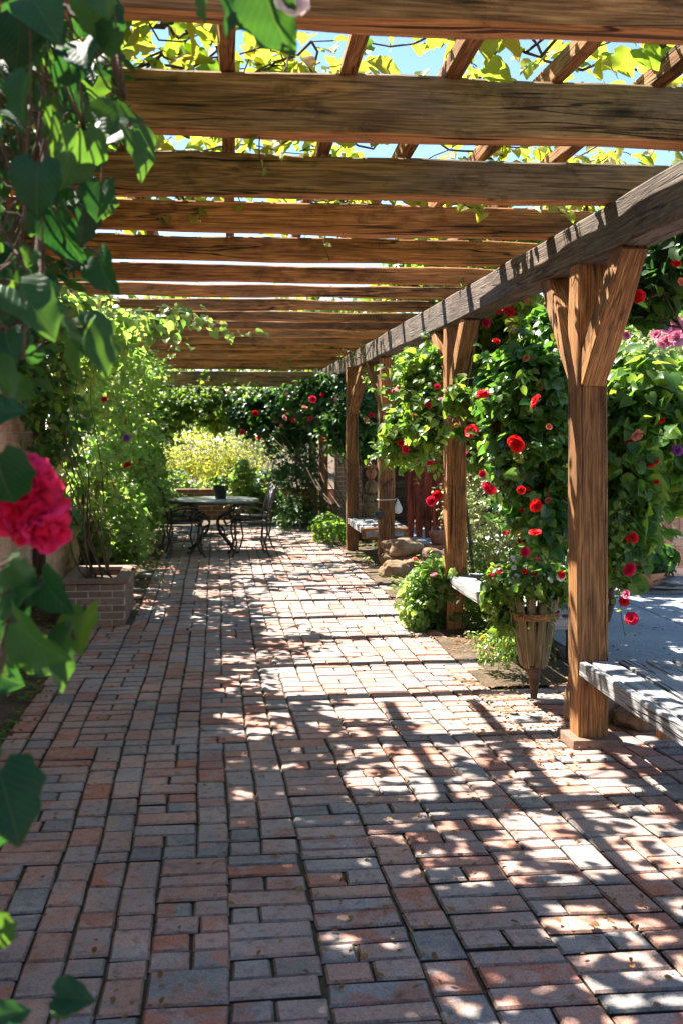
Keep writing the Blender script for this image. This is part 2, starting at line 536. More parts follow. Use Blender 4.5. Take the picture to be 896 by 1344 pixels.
def t_lobed():
    o = [(.14, -.08), (.33, -.10), (.50, .08), (.56, .30), (.46, .42), (.54, .60), (.36, .72), (.24, .70), (.14, .90)]
    v = [(0, 0, 0)] + [(x, y, abs(x) * .22 - .16 * y * y) for x, y in o] + [(0, 1.02, -.2)] + [(-x, y, abs(x) * .22 - .16 * y * y) for x, y in o[::-1]] + [(0, .33, -.02), (0, .68, -.08)]
    a, b = 20, 21
    f = [(0, 1, 2, 3, a), (a, 3, 4, 5, b), (b, 5, 6, 7), (b, 7, 8, 9, 10),
         (0, a, 17, 18, 19), (a, b, 15, 16, 17), (b, 13, 14, 15), (b, 10, 11, 12, 13)]
    return np.array(v), f


def t_hero(curl=.25, lob=.10, rows=13, cols=9):
    """fine leaf: heart shape, shallow scallops, curled"""
    V = []; Fc = []
    for i in range(rows):
        t = i / (rows - 1)
        wd = .52 * (math.sin(math.pi * min(1, (t * .93 + .07)) ** .72)) ** .75 * (1 + lob * math.sin(t * 19))
        if i == 0: wd = .20
        if i == rows - 1: wd = .004
        for j in range(cols):
            u = j / (cols - 1) * 2 - 1
            x = u * wd
            y = t - .16 * abs(u) ** 1.5 * (1 - t) ** 2 * 1.2 + .02 * abs(u) * math.sin(t * 19 + 1)
            z = abs(x) * .35 - curl * t * t + .035 * math.sin(t * 14 + abs(u) * 4) * abs(u)
            V.append((x, y, z))
    for i in range(rows - 1):
        for j in range(cols - 1):
            Fc.append((i * cols + j, i * cols + j + 1, (i + 1) * cols + j + 1, (i + 1) * cols + j))
    return np.array(V), Fc


TPL = {'small': t_small(), 'round': t_hero(.30, .0, 6, 5), 'lobed': t_hero(.38, .07, 10, 7), 'hero': t_hero(), 'hero2': t_hero(.45, .05)}


def leaf_arrays(P, Nn, Dd, S, kind):
    tv, tf = TPL[kind]
    P = np.asarray(P, float); Nn = np.asarray(Nn, float); Dd = np.asarray(Dd, float); S = np.asarray(S, float)
    Nn = Nn / (np.linalg.norm(Nn, axis=1, keepdims=True) + 1e-9)
    Dd = Dd - Nn * np.sum(Dd * Nn, axis=1, keepdims=True)
    Dd = Dd / (np.linalg.norm(Dd, axis=1, keepdims=True) + 1e-9)
    X = np.cross(Dd, Nn)
    V = P[:, None, :] + S[:, None, None] * (tv[None, :, 0, None] * X[:, None, :] + tv[None, :, 1, None] * Dd[:, None, :] + tv[None, :, 2, None] * Nn[:, None, :])
    n, k = len(P), len(tv)
    base = (np.arange(n) * k)[:, None]
    fl = np.array([i for f in tf for i in f])
    ff = (base + fl[None, :]).ravel()
    ct = np.tile([len(f) for f in tf], n)
    uv = np.tile(tv[:, :2] + np.array([.5, 0]), (n, 1))
    return V.reshape(-1, 3), ff, ct, uv


def leaf_obj(name, mat, sets, parent=None, smooth=True, origin=(0, 0, 0)):
    """sets: list of (P,N,D,S,kind) -> ONE mesh"""
    Vs, Fs, Cs, Us, k = [], [], [], [], 0
    for st in sets:
        if len(st[0]) == 0: continue
        V, f, c, u = leaf_arrays(*st)
        Vs.append(V - np.array(origin)); Fs.append(f + k); Cs.append(c); Us.append(u)
        k += len(V)
    me = np_mesh(name, np.concatenate(Vs), np.concatenate(Fs), np.concatenate(Cs), smooth, np.concatenate(Us))
    return link(name, me, mat, parent)


def nz(p, fr, sd=0):
    return noise.noise(Vector((p[0] * fr + sd, p[1] * fr - sd * .7, p[2] * fr + sd * .3)))


def blob_leaves(blobs, n, size, kind='small', gap=-.05, fr=2.2, sd=0, shell=2.2, droop=.35, box=None):
    """leaf clumps through the volume of several ellipsoids, with noise gaps"""
    w = np.array([b[3] * b[4] + b[4] * b[5] + b[3] * b[5] for b in blobs]); w = w / w.sum()
    out = []
    tot = 0
    idx = R.choice(len(blobs), size=n * 2, p=w)
    dirs = R.normal(size=(n * 2, 3)); dirs /= np.linalg.norm(dirs, axis=1, keepdims=True)
    rad = R.random(n * 2) ** (1 / (3 + shell)) * (1 + .16 * R.normal(size=n * 2).clip(-1.5, 1.8))
    P = []; Nm = []
    B = np.array(blobs)
    C = B[idx, :3] + dirs * rad[:, None] * B[idx, 3:6]
    for i in range(n * 2):
        p = C[i]
        if p[2] < .02: continue
        g = nz(p, fr, sd) + .5 * nz(p, fr * 2.7, sd + 9)
        if g < gap: continue
        if box is not None and not box(p): continue
        P.append(p); Nm.append(dirs[i])
        if len(P) >= n: break
    P = np.array(P).reshape(-1, 3); Nm = np.array(Nm).reshape(-1, 3)
    m = len(P)
    Nn = Nm * .55 + np.array([0, 0, .55]) + R.normal(size=(m, 3)) * .45
    Dd = Nm * .5 + np.array([0, 0, -droop]) + R.normal(size=(m, 3)) * .5
    S = size * (.55 + .75 * R.random(m))
    return (P, Nn, Dd, S, kind)


def path_pts(p0, p1, sag=0.0, wig=.05, n=10, sd=None):
    p0, p1 = Vector(p0), Vector(p1)
    sd = random.uniform(0, 99) if sd is None else sd
    out = []
    for i in range(n + 1):
        t = i / n
        p = p0.lerp(p1, t)
        e = math.sin(math.pi * min(1, t * 1.15)) if t < .9 else .45
        q = Vector((t * 3 + sd, sd, 0))
        p = p + Vector((noise.noise(q), noise.noise(q + Vector((9, 0, 0))), noise.noise(q + Vector((0, 9, 0))))) * wig * (1 if i else 0)
        p.z -= sag * 4 * t * (1 - t)
        out.append(p)
    return out


def sprig(p0, p1, size, n, kind, sag=0, wig=.05, nrm=(0, -.4, .8), jn=.35, spread=.5):
    """a twig with leaves down both sides: returns stem pts, leaf set"""
    pts = path_pts(p0, p1, sag, wig, 10)
    P, Nn, Dd, S = [], [], [], []
    for i in range(n):
        t = (i + .6) / n
        f = t * (len(pts) - 1); k = min(int(f), len(pts) - 2)
        p = pts[k].lerp(pts[k + 1], f - k)
        tan = (pts[k + 1] - pts[k]).normalized()
        sd = tan.cross(Vector(nrm).normalized())
        sgn = 1 if i % 2 else -1
        d = tan * .55 + sd * sgn * .9 + Vector((0, 0, -.35)) + Vector(R.normal(size=3)) * .25
        P.append(tuple(p + d.normalized() * size * .12)); Dd.append(tuple(d))
        nn = Vector(nrm) + Vector(R.normal(size=3)) * jn
        Nn.append(tuple(nn)); S.append(size * random.uniform(.6, 1.15) * (1 - .35 * t))
    return pts, (P, Nn, Dd, S, kind)


# flowers ----------------------------------------------------------
def rose_mesh(name, petals, radius, rings, mat, gm=None, seed=0, frill=.08, open_=1.0, seg=4):
    """cupped overlapping petals round local +Z"""
    rr = random.Random(seed)
    V = []; Fc = []
    k = 0
    total = sum(petals)
    for ri, cnt in enumerate(petals):
        t = ri / max(1, len(petals) - 1)
        for c in range(cnt):
            an = 2 * math.pi * (c + .5 * (ri % 2)) / cnt + rr.uniform(-.2, .2)
            lean = (1.25 - 1.15 * (1 - t) ** 0.9) * open_ + rr.uniform(-.1, .1)     # inner upright, outer spread
            L = radius * (.55 + .55 * t) * rr.uniform(.9, 1.1)
            Wd = radius * (.45 + .45 * t) * rr.uniform(.9, 1.1)
            b0 = len(V)
            ns, nw = seg, seg
            ca, sa = math.cos(an), math.sin(an)
            fz = rr.uniform(0, 6)
            for i in range(ns + 1):
                s = i / ns
                w = Wd * math.sin(math.pi * (s * .72 + .12)) ** .8
                bend = lean * (.55 + .75 * s)
                rad = L * s * math.sin(bend) + radius * .05
                hgt = L * s * math.cos(bend) * .9 + (1 - t) * radius * .12
                for j in range(nw + 1):
                    u = j / nw * 2 - 1
                    x = rad - (1 - abs(u)) * 0 - u * u * w * .35 * (1 - t * .6)
                    y = u * w
                    z = hgt + u * u * w * .25 + frill * radius * math.sin(u * 5 + fz) * s
                    V.append((x * ca - y * sa, x * sa + y * ca, z))
            for i in range(ns):
                for j in range(nw):
                    a = b0 + i * (nw + 1) + j
                    Fc.append((a, a + 1, a + nw + 2, a + nw + 1))
    me = D.meshes.new(name)
    me.from_pydata(V, [], Fc)
    me.polygons.foreach_set('use_smooth', [True] * len(Fc))
    me.materials.append(mat)
    return me


FL = {}
for nm in ('red', 'magenta', 'pink', 'white', 'salmon', 'cream', 'yflower', 'violet'):
    FL[nm] = [rose_mesh(nm + '_bloom', (4, 6, 7), .05, 3, M[nm], seed=s, frill=.1, open_=o, seg=3) for s, o in ((1, 1.0), (2, .62), (3, 1.2), (4, .38), (5, .85))]


def flower(parent, p, kind='red', size=.1, facing=(-.15, -1, .45), name='flower', label=None):
    o = D.objects.new(name, random.choice(FL[kind]))
    COL.objects.link(o)
    o.parent = parent
    pl = parent.location
    o.location = Vector(p) - pl
    fz = (Vector(facing) + Vector(R.normal(size=3)) * .6).normalized()
    o.rotation_mode = 'QUATERNION'
    o.rotation_quaternion = fz.to_track_quat('Z', 'Y')
    s = size / .112 * random.uniform(.8, 1.12)
    o.scale = (s, s, s * random.uniform(.75, 1.0))
    return o


def plant(name, label, cat, base, blobs, n, size, mat, kind='small', stems=None, flowers=(), gap=-.05, fr=2.2, group=None,
          stem_mat='bark', stem_r=.012, sprigs=0, sprig_len=.35, extra=None, shell=2.2, stem_name='stem', box=None, foliage='foliage', more=()):
    """a plant: empty at its base > foliage, stem, flowers. base/blobs in world metres"""
    t = thing(name, label, cat, tuple(base), 0, group)
    org = np.array(base, float)
    sets = [blob_leaves(blobs, n, size, kind, gap, fr, R.uniform(0, 50), shell, box=box)]
    mb = MB()
    if stems is None:
        stems = []
        for b in blobs:
            for _ in range(3):
                c = Vector(b[:3]) + Vector((random.uniform(-.6, .6) * b[3], random.uniform(-.6, .6) * b[4], random.uniform(-.2, .7) * b[5]))
                stems.append((tuple(base), tuple(c)))
    nodes = []
    for s in stems:
        pts = path_pts(s[0], s[1], 0, .10 * (Vector(s[1]) - Vector(s[0])).length ** .5, 12)
        nodes += [p.copy() for p in pts[2:]]
        pts = [p - Vector(org) for p in pts]
        r0 = s[2] if len(s) > 2 else stem_r
        mb.tube(pts, [r0 * (1 - .7 * i / 12) for i in range(13)], 5)
    B = np.array(blobs)
    w = B[:, 3] * B[:, 5]; w = w / w.sum()
    for _ in range(sprigs):
        b = blobs[R.choice(len(blobs), p=w)]
        dr = R.normal(size=3); dr /= np.linalg.norm(dr)
        p0 = np.array(b[:3]) + dr * np.array(b[3:6]) * .8
        if p0[2] < .1: continue
        dd = dr * np.array([1, 1, .6]) + np.array([0, 0, R.uniform(-.5, .5)])
        p1 = p0 + dd * sprig_len * R.uniform(.5, 1.2)
        if box is not None and not box(p1): continue
        pts, st = sprig(p0, p1, size * 1.05, int(5 + sprig_len * 14), kind, sag=-.02)
        sets.append(st)
        if nodes:
            nb = min(nodes, key=lambda w_: (w_ - pts[0]).length_squared)
            cp = path_pts(nb, pts[0], 0, .05, 5); cp[-1] = pts[1]
            mb.tube([p - Vector(org) for p in cp], [.006, .006, .005, .004, .003, .0025], 4)
        mb.tube([p - Vector(org) for p in pts], .0025, 4)
    if extra:
        for pts, st in extra:
            sets.append(st)
            mb.tube([p - Vector(org) for p in pts], [.004 * (1 - .6 * i / len(pts)) for i in range(len(pts))], 5)
    leaf_obj(foliage, M[mat], sets, t, origin=org)
    if mb.v:
        mb.build(stem_name, M[stem_mat], t, smooth=True)
    for fl in list(flowers) + [x for kk, nn, sz in more for x in fl_list(blobs, nn, kk, sz)]:
        flower(t, *fl[:1], **fl[1])
    return t


# ------------------------------------------------------------------ bricks
def brick_block(V, Fc, c, hx, hy, hz, rz=0, ch=.006, jit=.003, tilt=.0, deep=None):
    """chamfered brick; top at c.z+hz"""
    ca, sa = math.cos(rz), math.sin(rz)
    k = len(V)
    tx, ty = random.uniform(-tilt, tilt), random.uniform(-tilt, tilt)
    cj = [(random.uniform(-jit, jit), random.uniform(-jit, jit)) for _ in range(4)]
    for lev in range(3):
        if lev == 0: ins, z = 0, -hz if deep is None else -deep
        elif lev == 1: ins, z = 0, hz - ch
        else: ins, z = ch, hz
        for q, (sx, sy) in enumerate(((-1, -1), (1, -1), (1, 1), (-1, 1))):
            x = sx * (hx - ins) + cj[q][0]; y = sy * (hy - ins) + cj[q][1]
            V.append((c[0] + x * ca - y * sa, c[1] + x * sa + y * ca, c[2] + z + (tx * x + ty * y if lev else 0)))
    for lev in range(2):
        for q in range(4):
            q2 = (q + 1) % 4
            Fc.append((k + lev * 4 + q, k + lev * 4 + q2, k + lev * 4 + 4 + q2, k + lev * 4 + 4 + q))
    Fc.append((k + 8, k + 9, k + 10, k + 11))


def make_paving():
    V, Fc = [], []
    u = .128
    cols = {}
    x0, x1, y0, y1 = -1.12, 5.2, -1.0, 19.2
    rr = random.Random(11)

    def warp(x, y):
        a = max(0, x - .15)
        x2 = x + .055 * a * max(0, 7.2 - y) if x < 2.6 else x + .055 * 2.45 * max(0, 7.2 - y)
        x2 += .03 * noise.noise(Vector((x * .5, y * .35, 2))) + .006 * noise.noise(Vector((x * 3, y * 1.6, 5)))
        y2 = y + .06 * noise.noise(Vector((x * .7, y * .6, 9))) + .006 * noise.noise(Vector((x * 4, y * 3, 1)))
        return x2, y2

    def emit(xa, xb, ya, yb, gx=None, gy=None):
        cx, cy = (xa + xb) / 2, (ya + yb) / 2
        wx, wy = warp(cx, cy)
        # local stretch
        ax = (warp(cx + .05, cy)[0] - warp(cx - .05, cy)[0]) / .1
        sh = (warp(cx, cy + .05)[0] - warp(cx, cy - .05)[0]) / .1
        if wx > 4.9 or wx < x0 - .1: return
        if cy > 7.0 + .3 * noise.noise(Vector((cx, 0, 0))) and wx > 1.78 + .08 * noise.noise(Vector((0, cy * 1.5, 0))): return
        if wx > 2.55 and wy > 6.0: return
        edge = (x0 if cy < 9.6 else x0 + .36) + .10 * noise.noise(Vector((0, cy * 1.3, 4)))
        if wx < edge: return
        hx = (xb - xa) / 2 * ax - .0026 - rr.random() * .0015
        hy = (yb - ya) / 2 - .0058 - rr.random() * .002
        k = len(V)
        z = .0 + rr.uniform(-.0035, .0035)
        brick_block(V, Fc, (0, 0, z), hx, hy, 0.0, 0, .0075, .0038, .016, deep=.04)
        rot = rr.uniform(-.012, .012)
        c, s = math.cos(rot), math.sin(rot)
        for i in range(k, len(V)):
            px, py, pz = V[i]
            X, Y = px * c - py * s, px * s + py * c
            V[i] = (wx + X + sh * Y, wy + Y, pz)

    # vertical columns in groups that change every few metres
    y = y0
    bands = []
    while y < y1:
        h = rr.uniform(1.0, 2.2)
        bands.append((y, min(y + h, y1))); y += h
    # the columns keep the same lines, the fill changes by band
    ncol = int((x1 - x0) / u)
    for (ba, bb) in bands:
        i = 0
        while i < ncol:
            xa = x0 + i * u
            far = xa > .3
            if rr.random() < (.34 if not far else .48) and i + 1 < ncol:
                # crosswise pair
                yy = ba
                while yy < bb - .02:
                    r_ = rr.random()
                    h = u * (1 if r_ < .95 else 1.75)
                    if r_ < .12: h = u * .82
                    h = min(h, bb - yy)
                    if bb - yy - h < .07: h = bb - yy
                    if r_ < .48:
                        emit(xa, xa + 2 * u, yy, yy + h)
                    elif r_ < .64:
                        s = rr.choice((.8, 1.0, 1.2)) * u
                        emit(xa, xa + s, yy, yy + h); emit(xa + s, xa + 2 * u, yy, yy + h)
                    elif r_ < .9:
                        emit(xa, xa + u, yy, yy + h); emit(xa + u, xa + 2 * u, yy, yy + h)
                    else:
                        emit(xa, xa + 2 * u, yy, yy + h)
                    yy += h
                i += 2
            else:
                yy = ba
                first = True
                while yy < bb - .02:
                    h = rr.choice((1.0, 1.6, 1.7, 1.75, 1.0, 1.7, 1.65)) * u * rr.uniform(.95, 1.05)
                    if first: h *= rr.uniform(.5, 1); first = False
                    if bb - yy - h < .06: h = bb - yy
                    emit(xa, xa + u, yy, yy + h)
                    yy += h
                i += 1
    me = D.meshes.new('brick_path')
    me.from_pydata(V, [], Fc)
    me.update()
    o = link('brick_path', me, M['paver'])
    o['kind'] = 'structure'
    return o


def brick_wall(name, parent, p0, p1, height, thick, mat, mortar=True, L=.21, H=.068, cap=False, z0=0.0, both=True):
    """coursed bricks on a mortar core, one mesh per material part"""
    p0, p1 = Vector((p0[0], p0[1], 0)), Vector((p1[0], p1[1], 0))
    d = p1 - p0; ln = d.length; d.normalize()
    nrm = Vector((-d.y, d.x, 0))
    ang = math.atan2(d.y, d.x)
    org = parent.location if parent else Vector()
    V, Fc = [], []
    rows = int(round(height / (H + .010)))
    hh = height / rows
    for r in range(rows):
        z = z0 + r * hh + hh / 2
        soldier = cap and r >= rows - 2
        if cap and r == rows - 2:
            continue
        if cap and r == rows - 1:
            step = hh * 1.15; bl = step - .01; z -= hh / 2; vh = hh - .005
        else:
            step = L + .01; bl = L; vh = hh / 2 - .005
        x = -(r % 2) * step / 2 if not soldier else 0
        while x < ln - .01:
            a, b = max(0, x), min(ln, x + bl)
            if b - a > .02:
                c = p0 + d * ((a + b) / 2) - org
                k = len(V)
                # box w/ chamfer on both faces
                sx, sy, sz = (b - a) / 2, thick / 2 + random.uniform(-.004, .004) + (.01 if soldier else 0), vh
                brick6(V, Fc, (c.x, c.y, z - org.z), sx, sy, sz, ang, .005)
            x += step
    me = D.meshes.new(name)
    me.from_pydata(V, [], Fc)
    me.update()
    o = link(name, me, mat, parent)
    if mortar:
        mb = MB()
        c = (p0 + p1) / 2 - org
        mb.box((c.x, c.y, z0 + height / 2 - .004 - org.z), (ln - .006, thick - .014, height - .012), ang)
        mb.build('mortar_core', M['mortar'], parent)
    return o


def brick6(V, Fc, c, sx, sy, sz, rz, ch):
    ca, sa = math.cos(rz), math.sin(rz)
    k = len(V)
    j = lambda: random.uniform(-.0022, .0022)
    # rings along y: back inset, back, front, front inset
    for (yy, ins) in ((-sy, ch), (-sy + ch, 0), (sy - ch, 0), (sy, ch)):
        for (x, z) in ((-1, -1), (1, -1), (1, 1), (-1, 1)):
            X = x * (sx - ins) + j(); Z = z * (sz - ins) + j(); Y = yy
            V.append((c[0] + X * ca - Y * sa, c[1] + X * sa + Y * ca, c[2] + Z))
    for r in range(3):
        for q in range(4):
            q2 = (q + 1) % 4
            Fc.append((k + r * 4 + q, k + r * 4 + 4 + q, k + r * 4 + 4 + q2, k + r * 4 + q2))
    Fc.append((k, k + 1, k + 2, k + 3)); Fc.append((k + 15, k + 14, k + 13, k + 12))


# ================================================================== SETTING
def sheet(name, xs, ys, z, mat, amp=0, nx=2, ny=2, poly=None):
    V = []; Fc = []
    for j in range(ny + 1):
        for i in range(nx + 1):
            x = xs[0] + (xs[1] - xs[0]) * i / nx; y = ys[0] + (ys[1] - ys[0]) * j / ny
            V.append((x, y, z + (amp * noise.noise(Vector((x * 2.3, y * 2.3, 0))) if amp else 0)))
    for j in range(ny):
        for i in range(nx):
            a = j * (nx + 1) + i
            Fc.append((a, a + 1, a + nx + 2, a + nx + 1))
    me = D.meshes.new(name)
    me.from_pydata(V, [], Fc)
    o = link(name, me, mat)
    return tag(o, kind='structure')


sheet('ground', (-150, 150), (-150, 150), -.05, M['soil'])
sheet('path_bed', (-1.22, 5.0), (-1.3, 19.4), -.0155, M['joint'], .004, 60, 200)
sheet('garden_bed', (1.70, 2.62), (6.95, 19.6), .004, M['soil'], .02, 30, 200)
sheet('wall_bed', (-1.72, -1.10), (1.0, 19.6), -.004, M['soil'], .02, 20, 200)
sheet('terrace', (-3.0, 3.5), (19.0, 21.2), -.002, M['soil'], .006, 40, 20)
make_paving()
mb = MB()
for ix in range(5):
    for iy in range(10):
        mb.box((2.62 + 1.27 * (ix + .5), 6.0 + 1.26 * (iy + .5), -.03 + random.uniform(-.002, .002)), (1.262, 1.252, .08))
o = mb.build('patio', M['concrete'], bevel=.006); o['kind'] = 'structure'

# ================================================================== PERGOLA
PX = 1.87
PW = .165
posts_y = [2.30, 5.60, 8.98, 13.38, 15.05, 20.3]
prot = 0
BZ0, BZ1 = 2.52, 2.75
perg_grp = 'pergola'
pergola = thing('pergola', 'long timber pergola roof of rough beams carried on square posts over the brick path', 'pergola', (PX, 0, 0))
PO = tuple(pergola.location)
timber('side_beam', (PX + .09, .6, (BZ0 + BZ1) / 2), (PX + .09, 20.6, (BZ0 + BZ1) / 2), .17, BZ1 - BZ0, M['rail'], pergola, origin=PO, wob=.005, bev=.012)
for i, y in enumerate(posts_y):
    px = {3: 2.02, 4: 1.80}.get(i, PX) + 0.0
    px = {2: 1.885, 3: 1.97, 4: 1.765}.get(i, PX); PW = .165 if i != 3 else .19
    p = timber('post', (px + PW / 2, y + PW / 2, -.01), (px + PW / 2, y + PW / 2, BZ0 + .004), PW, PW, M['post'], pergola, roll_up=(0, 1, 0), origin=PO, wob=.005, bev=.008)
    # Y-braces in line with the beam (toward the camera and away)
    for s in (-1, 1):
        a = Vector((px + PW / 2, y + PW / 2 + s * .05, 1.93)); b = Vector((PX + .09, y + PW / 2 + s * .62, BZ0 + .03))
        timber('brace', a, b, .135, .15, M['post'], pergola, roll_up=(0, -s, .3), origin=PO, wob=.006, bev=.007)
mb = MB(); mb.box((PX + .09 - PX, 5.68, .018), (.27, .27, .05), 0, .006); mb.build('plinth', M['planterbrick'], pergola, bevel=.008)
joist_y = [1.95, 2.95, 4.08, 5.17, 6.12, 7.17, 8.14, 9.08] + [9.08 + .985 * i for i in range(1, 12)]
for i, y in enumerate(joist_y):
    dz = random.uniform(-.004, .004)
    ov = random.uniform(.02, .10)
    xr = PX + .20 + ov if i > 3 else PX + .9
    jh = {0: .24, 1: .24, 2: .225, 3: .190, 4: .165}.get(i) or max(.092, 1.1 * (y / (joist_y[i - 1] + .095) - 1) - .014)
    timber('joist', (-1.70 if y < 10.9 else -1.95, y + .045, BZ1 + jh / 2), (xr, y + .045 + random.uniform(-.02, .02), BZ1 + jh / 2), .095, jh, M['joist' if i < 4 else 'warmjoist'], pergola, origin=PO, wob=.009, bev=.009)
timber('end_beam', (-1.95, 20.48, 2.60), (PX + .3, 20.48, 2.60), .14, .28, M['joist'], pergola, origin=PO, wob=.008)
timber('wall_plate', (-1.64, .6, 2.67), (-1.64, 20.6, 2.67), .14, .155, M['rail'], pergola, origin=PO, wob=.006)
for i, x in enumerate((-.92, -.42, .02, .47, .86, 1.30, 1.72)):
    timber('purlin', (x - .02, 1.2, 3.03), (x + random.uniform(-.08, .08), 7.9 + random.uniform(-.4, .3), 2.98), .055, .07, M['post'], pergola, origin=PO, wob=.008, bev=.004)

# ---- benches (each carried between posts)
def bench(label, x0, x1, ya, yb, endcap=False):
    t = thing('bench', label, 'bench', ((x0 + x1) / 2, (ya + yb) / 2, 0), 0, 'weathered benches between the pergola posts')
    o = tuple(t.location)
    n = 4
    w = (x1 - x0 - .05) / n
    for i in range(n):
        cx = x0 + .052 + w * (i + .5)
        timber('seat_board', (cx, ya, .432), (cx, yb, .432), w - .016, .036, M['bench'], t, origin=o, wob=.0025, bev=.004)
    timber('front_rail', (x0 + .024, ya, .410), (x0 + .024, yb, .410), .045, .085, M['bench'], t, origin=o, wob=.003, bev=.006)
    for y in (ya + .12, yb - .12, (ya + yb) / 2):
        timber('bearer', (x0 + .05, y, .375), (x1 - .08, y, .375), .06, .072, M['bench'], t, origin=o, wob=.002)
    for y in (ya + .12, yb - .12):
        for x in ((x1 - .12,) if not endcap else (x1 - .12,)):
            timber('leg', (x, y, -.01), (x, y, .339), .08, .08, M['post'], t, roll_up=(0, 1, 0), origin=o, wob=.002)
    if endcap:
        timber('end_rail', (x0 + .01, min(ya, yb) - .022, .372), (x1, min(ya, yb) - .022, .372), .04, .15, M['post'], t, origin=o, wob=.002)
    return t


bench('weathered grey slatted bench nearest the viewer, fixed to the front post', 1.865, 2.50, 5.57, 2.48)
bench('grey slatted bench behind the wooden flower basket, joined to the second post', 1.90, 2.50, 9.10, 7.2)
bench('short distant grey bench with an orange end board, by the post above the rocks', 1.77, 2.36, 15.02, 13.62, True)

# ================================================================== LEFT WALL
t = thing('brick_wall', 'tall pinkish brick wall along the left side of the path near the viewer', 'brick wall', (-1.82, 10, 0))
brick_wall('brickwork', t, (-1.82, 1.2), (-1.82, 10.9), 3.5, .22, M['wallbrick'])  # unseen top added above the joists to shade the path's left side
t = thing('brick_wall', 'lower stretch of pinkish brick wall mostly hidden behind the sunlit vine', 'brick wall', (-1.82, 15, 0))
brick_wall('brickwork', t, (-1.82, 10.92), (-1.82, 19.8), 1.35, .22, M['wallbrick'])
for y in (13.0, 16.5, 20.3):
    timber('post', (-1.82, y, 0), (-1.82, y, 2.59), .12, .12, M['post'], pergola, roll_up=(0, 1, 0), origin=PO)
t2 = thing('wooden_upright', 'dark wooden upright standing against the pink brick wall', 'wooden post', (-1.66, 10.6, 0))
timber('shaft', (-1.65, 10.6, 0), (-1.65, 10.6, 2.58), .10, .08, M['darkwood'], t2, roll_up=(0, 1, 0), origin=tuple(t2.location))

# planter on the left
pl = thing('brick_planter', 'low rectangular brick planter box holding the leafy vine by the left wall', 'planter', (-1.01, 9.9, 0))
pw = [((-1.27, 9.50), (-.77, 9.50)), ((-.815, 9.55), (-.815, 10.36)), ((-.77, 10.41), (-1.27, 10.41)), ((-1.225, 10.36), (-1.225, 9.55))]
V_ = []
for i, (a, b) in enumerate(pw):
    brick_wall('side_wall', pl, a, b, .36, .09, M['planterbrick'], L=.19, H=.055)
mbk = MB()
for a, b in (((-1.02, 9.495), (.56, .12)), ((-1.02, 10.415), (.56, .12)), ((-.80, 9.955), (.12, .80)), ((-1.24, 9.955), (.12, .80))):
    mbk.box((a[0] + 1.01, a[1] - 9.9, .378), (b[0], b[1], .034))
mbk.build('coping', M['planterbrick'], pl, bevel=.006)
mbk = MB(); mbk.box((0, .055, .16), (.40, .82, .32)); mbk.build('earth', M['soil'], pl)

# ================================================================== TABLE SET
TX, TY = -.05, 15.2
t = thing('garden_table', 'round grey topped wrought iron table under the far end of the pergola', 'table', (TX, TY, 0))
mb = MB(); mb.lathe((0, 0, 0), [(.02, .690), (.60, .690), (.615, .694), (.62, .702), (.615, .712), (.60, .716), (.02, .716)], 48)
mb.build('tabletop', M['tabletop'], t, smooth=False)
mb = MB()
mb.tube([(.56 * math.cos(a), .56 * math.sin(a), .682) for a in np.linspace(0, 2 * math.pi, 33)], .009, 6)
mb.build('apron_ring', M['iron'], t, smooth=True)
for k in range(4):
    a = math.pi / 4 + k * math.pi / 2
    mb = MB()
    pts = [(.44, .682), (.40, .60), (.28, .52), (.13, .47), (.07, .40), (.10, .30), (.20, .20), (.32, .10), (.40, .03), (.44, .012), (.48, .02)]
    mb.tube([(r * math.cos(a), r * math.sin(a), z) for r, z in pts], .016, 6)
    mb.tube([(r * math.cos(a), r * math.sin(a), z) for r, z in [(.30, .53), (.36, .46), (.34, .38), (.26, .36), (.20, .42), (.24, .47), (.29, .45)]], .010, 6)
    mb.tube([(r * math.cos(a), r * math.sin(a), z) for r, z in [(.08, .36), (.17, .33), (.22, .26), (.19, .20)]], .010, 6)
    mb.build('leg', M['iron'], t, smooth=True)
mb = MB(); mb.tube([(.20 * math.cos(a), .20 * math.sin(a), .22) for a in np.linspace(0, 2 * math.pi, 21)], .008, 6); mb.tube([(.075, 0, .34), (.075, 0, .45)], .01)
mb.tube([(-.20, 0, .22), (.20, 0, .22)], .007); mb.build('stretcher', M['iron'], t, smooth=True)


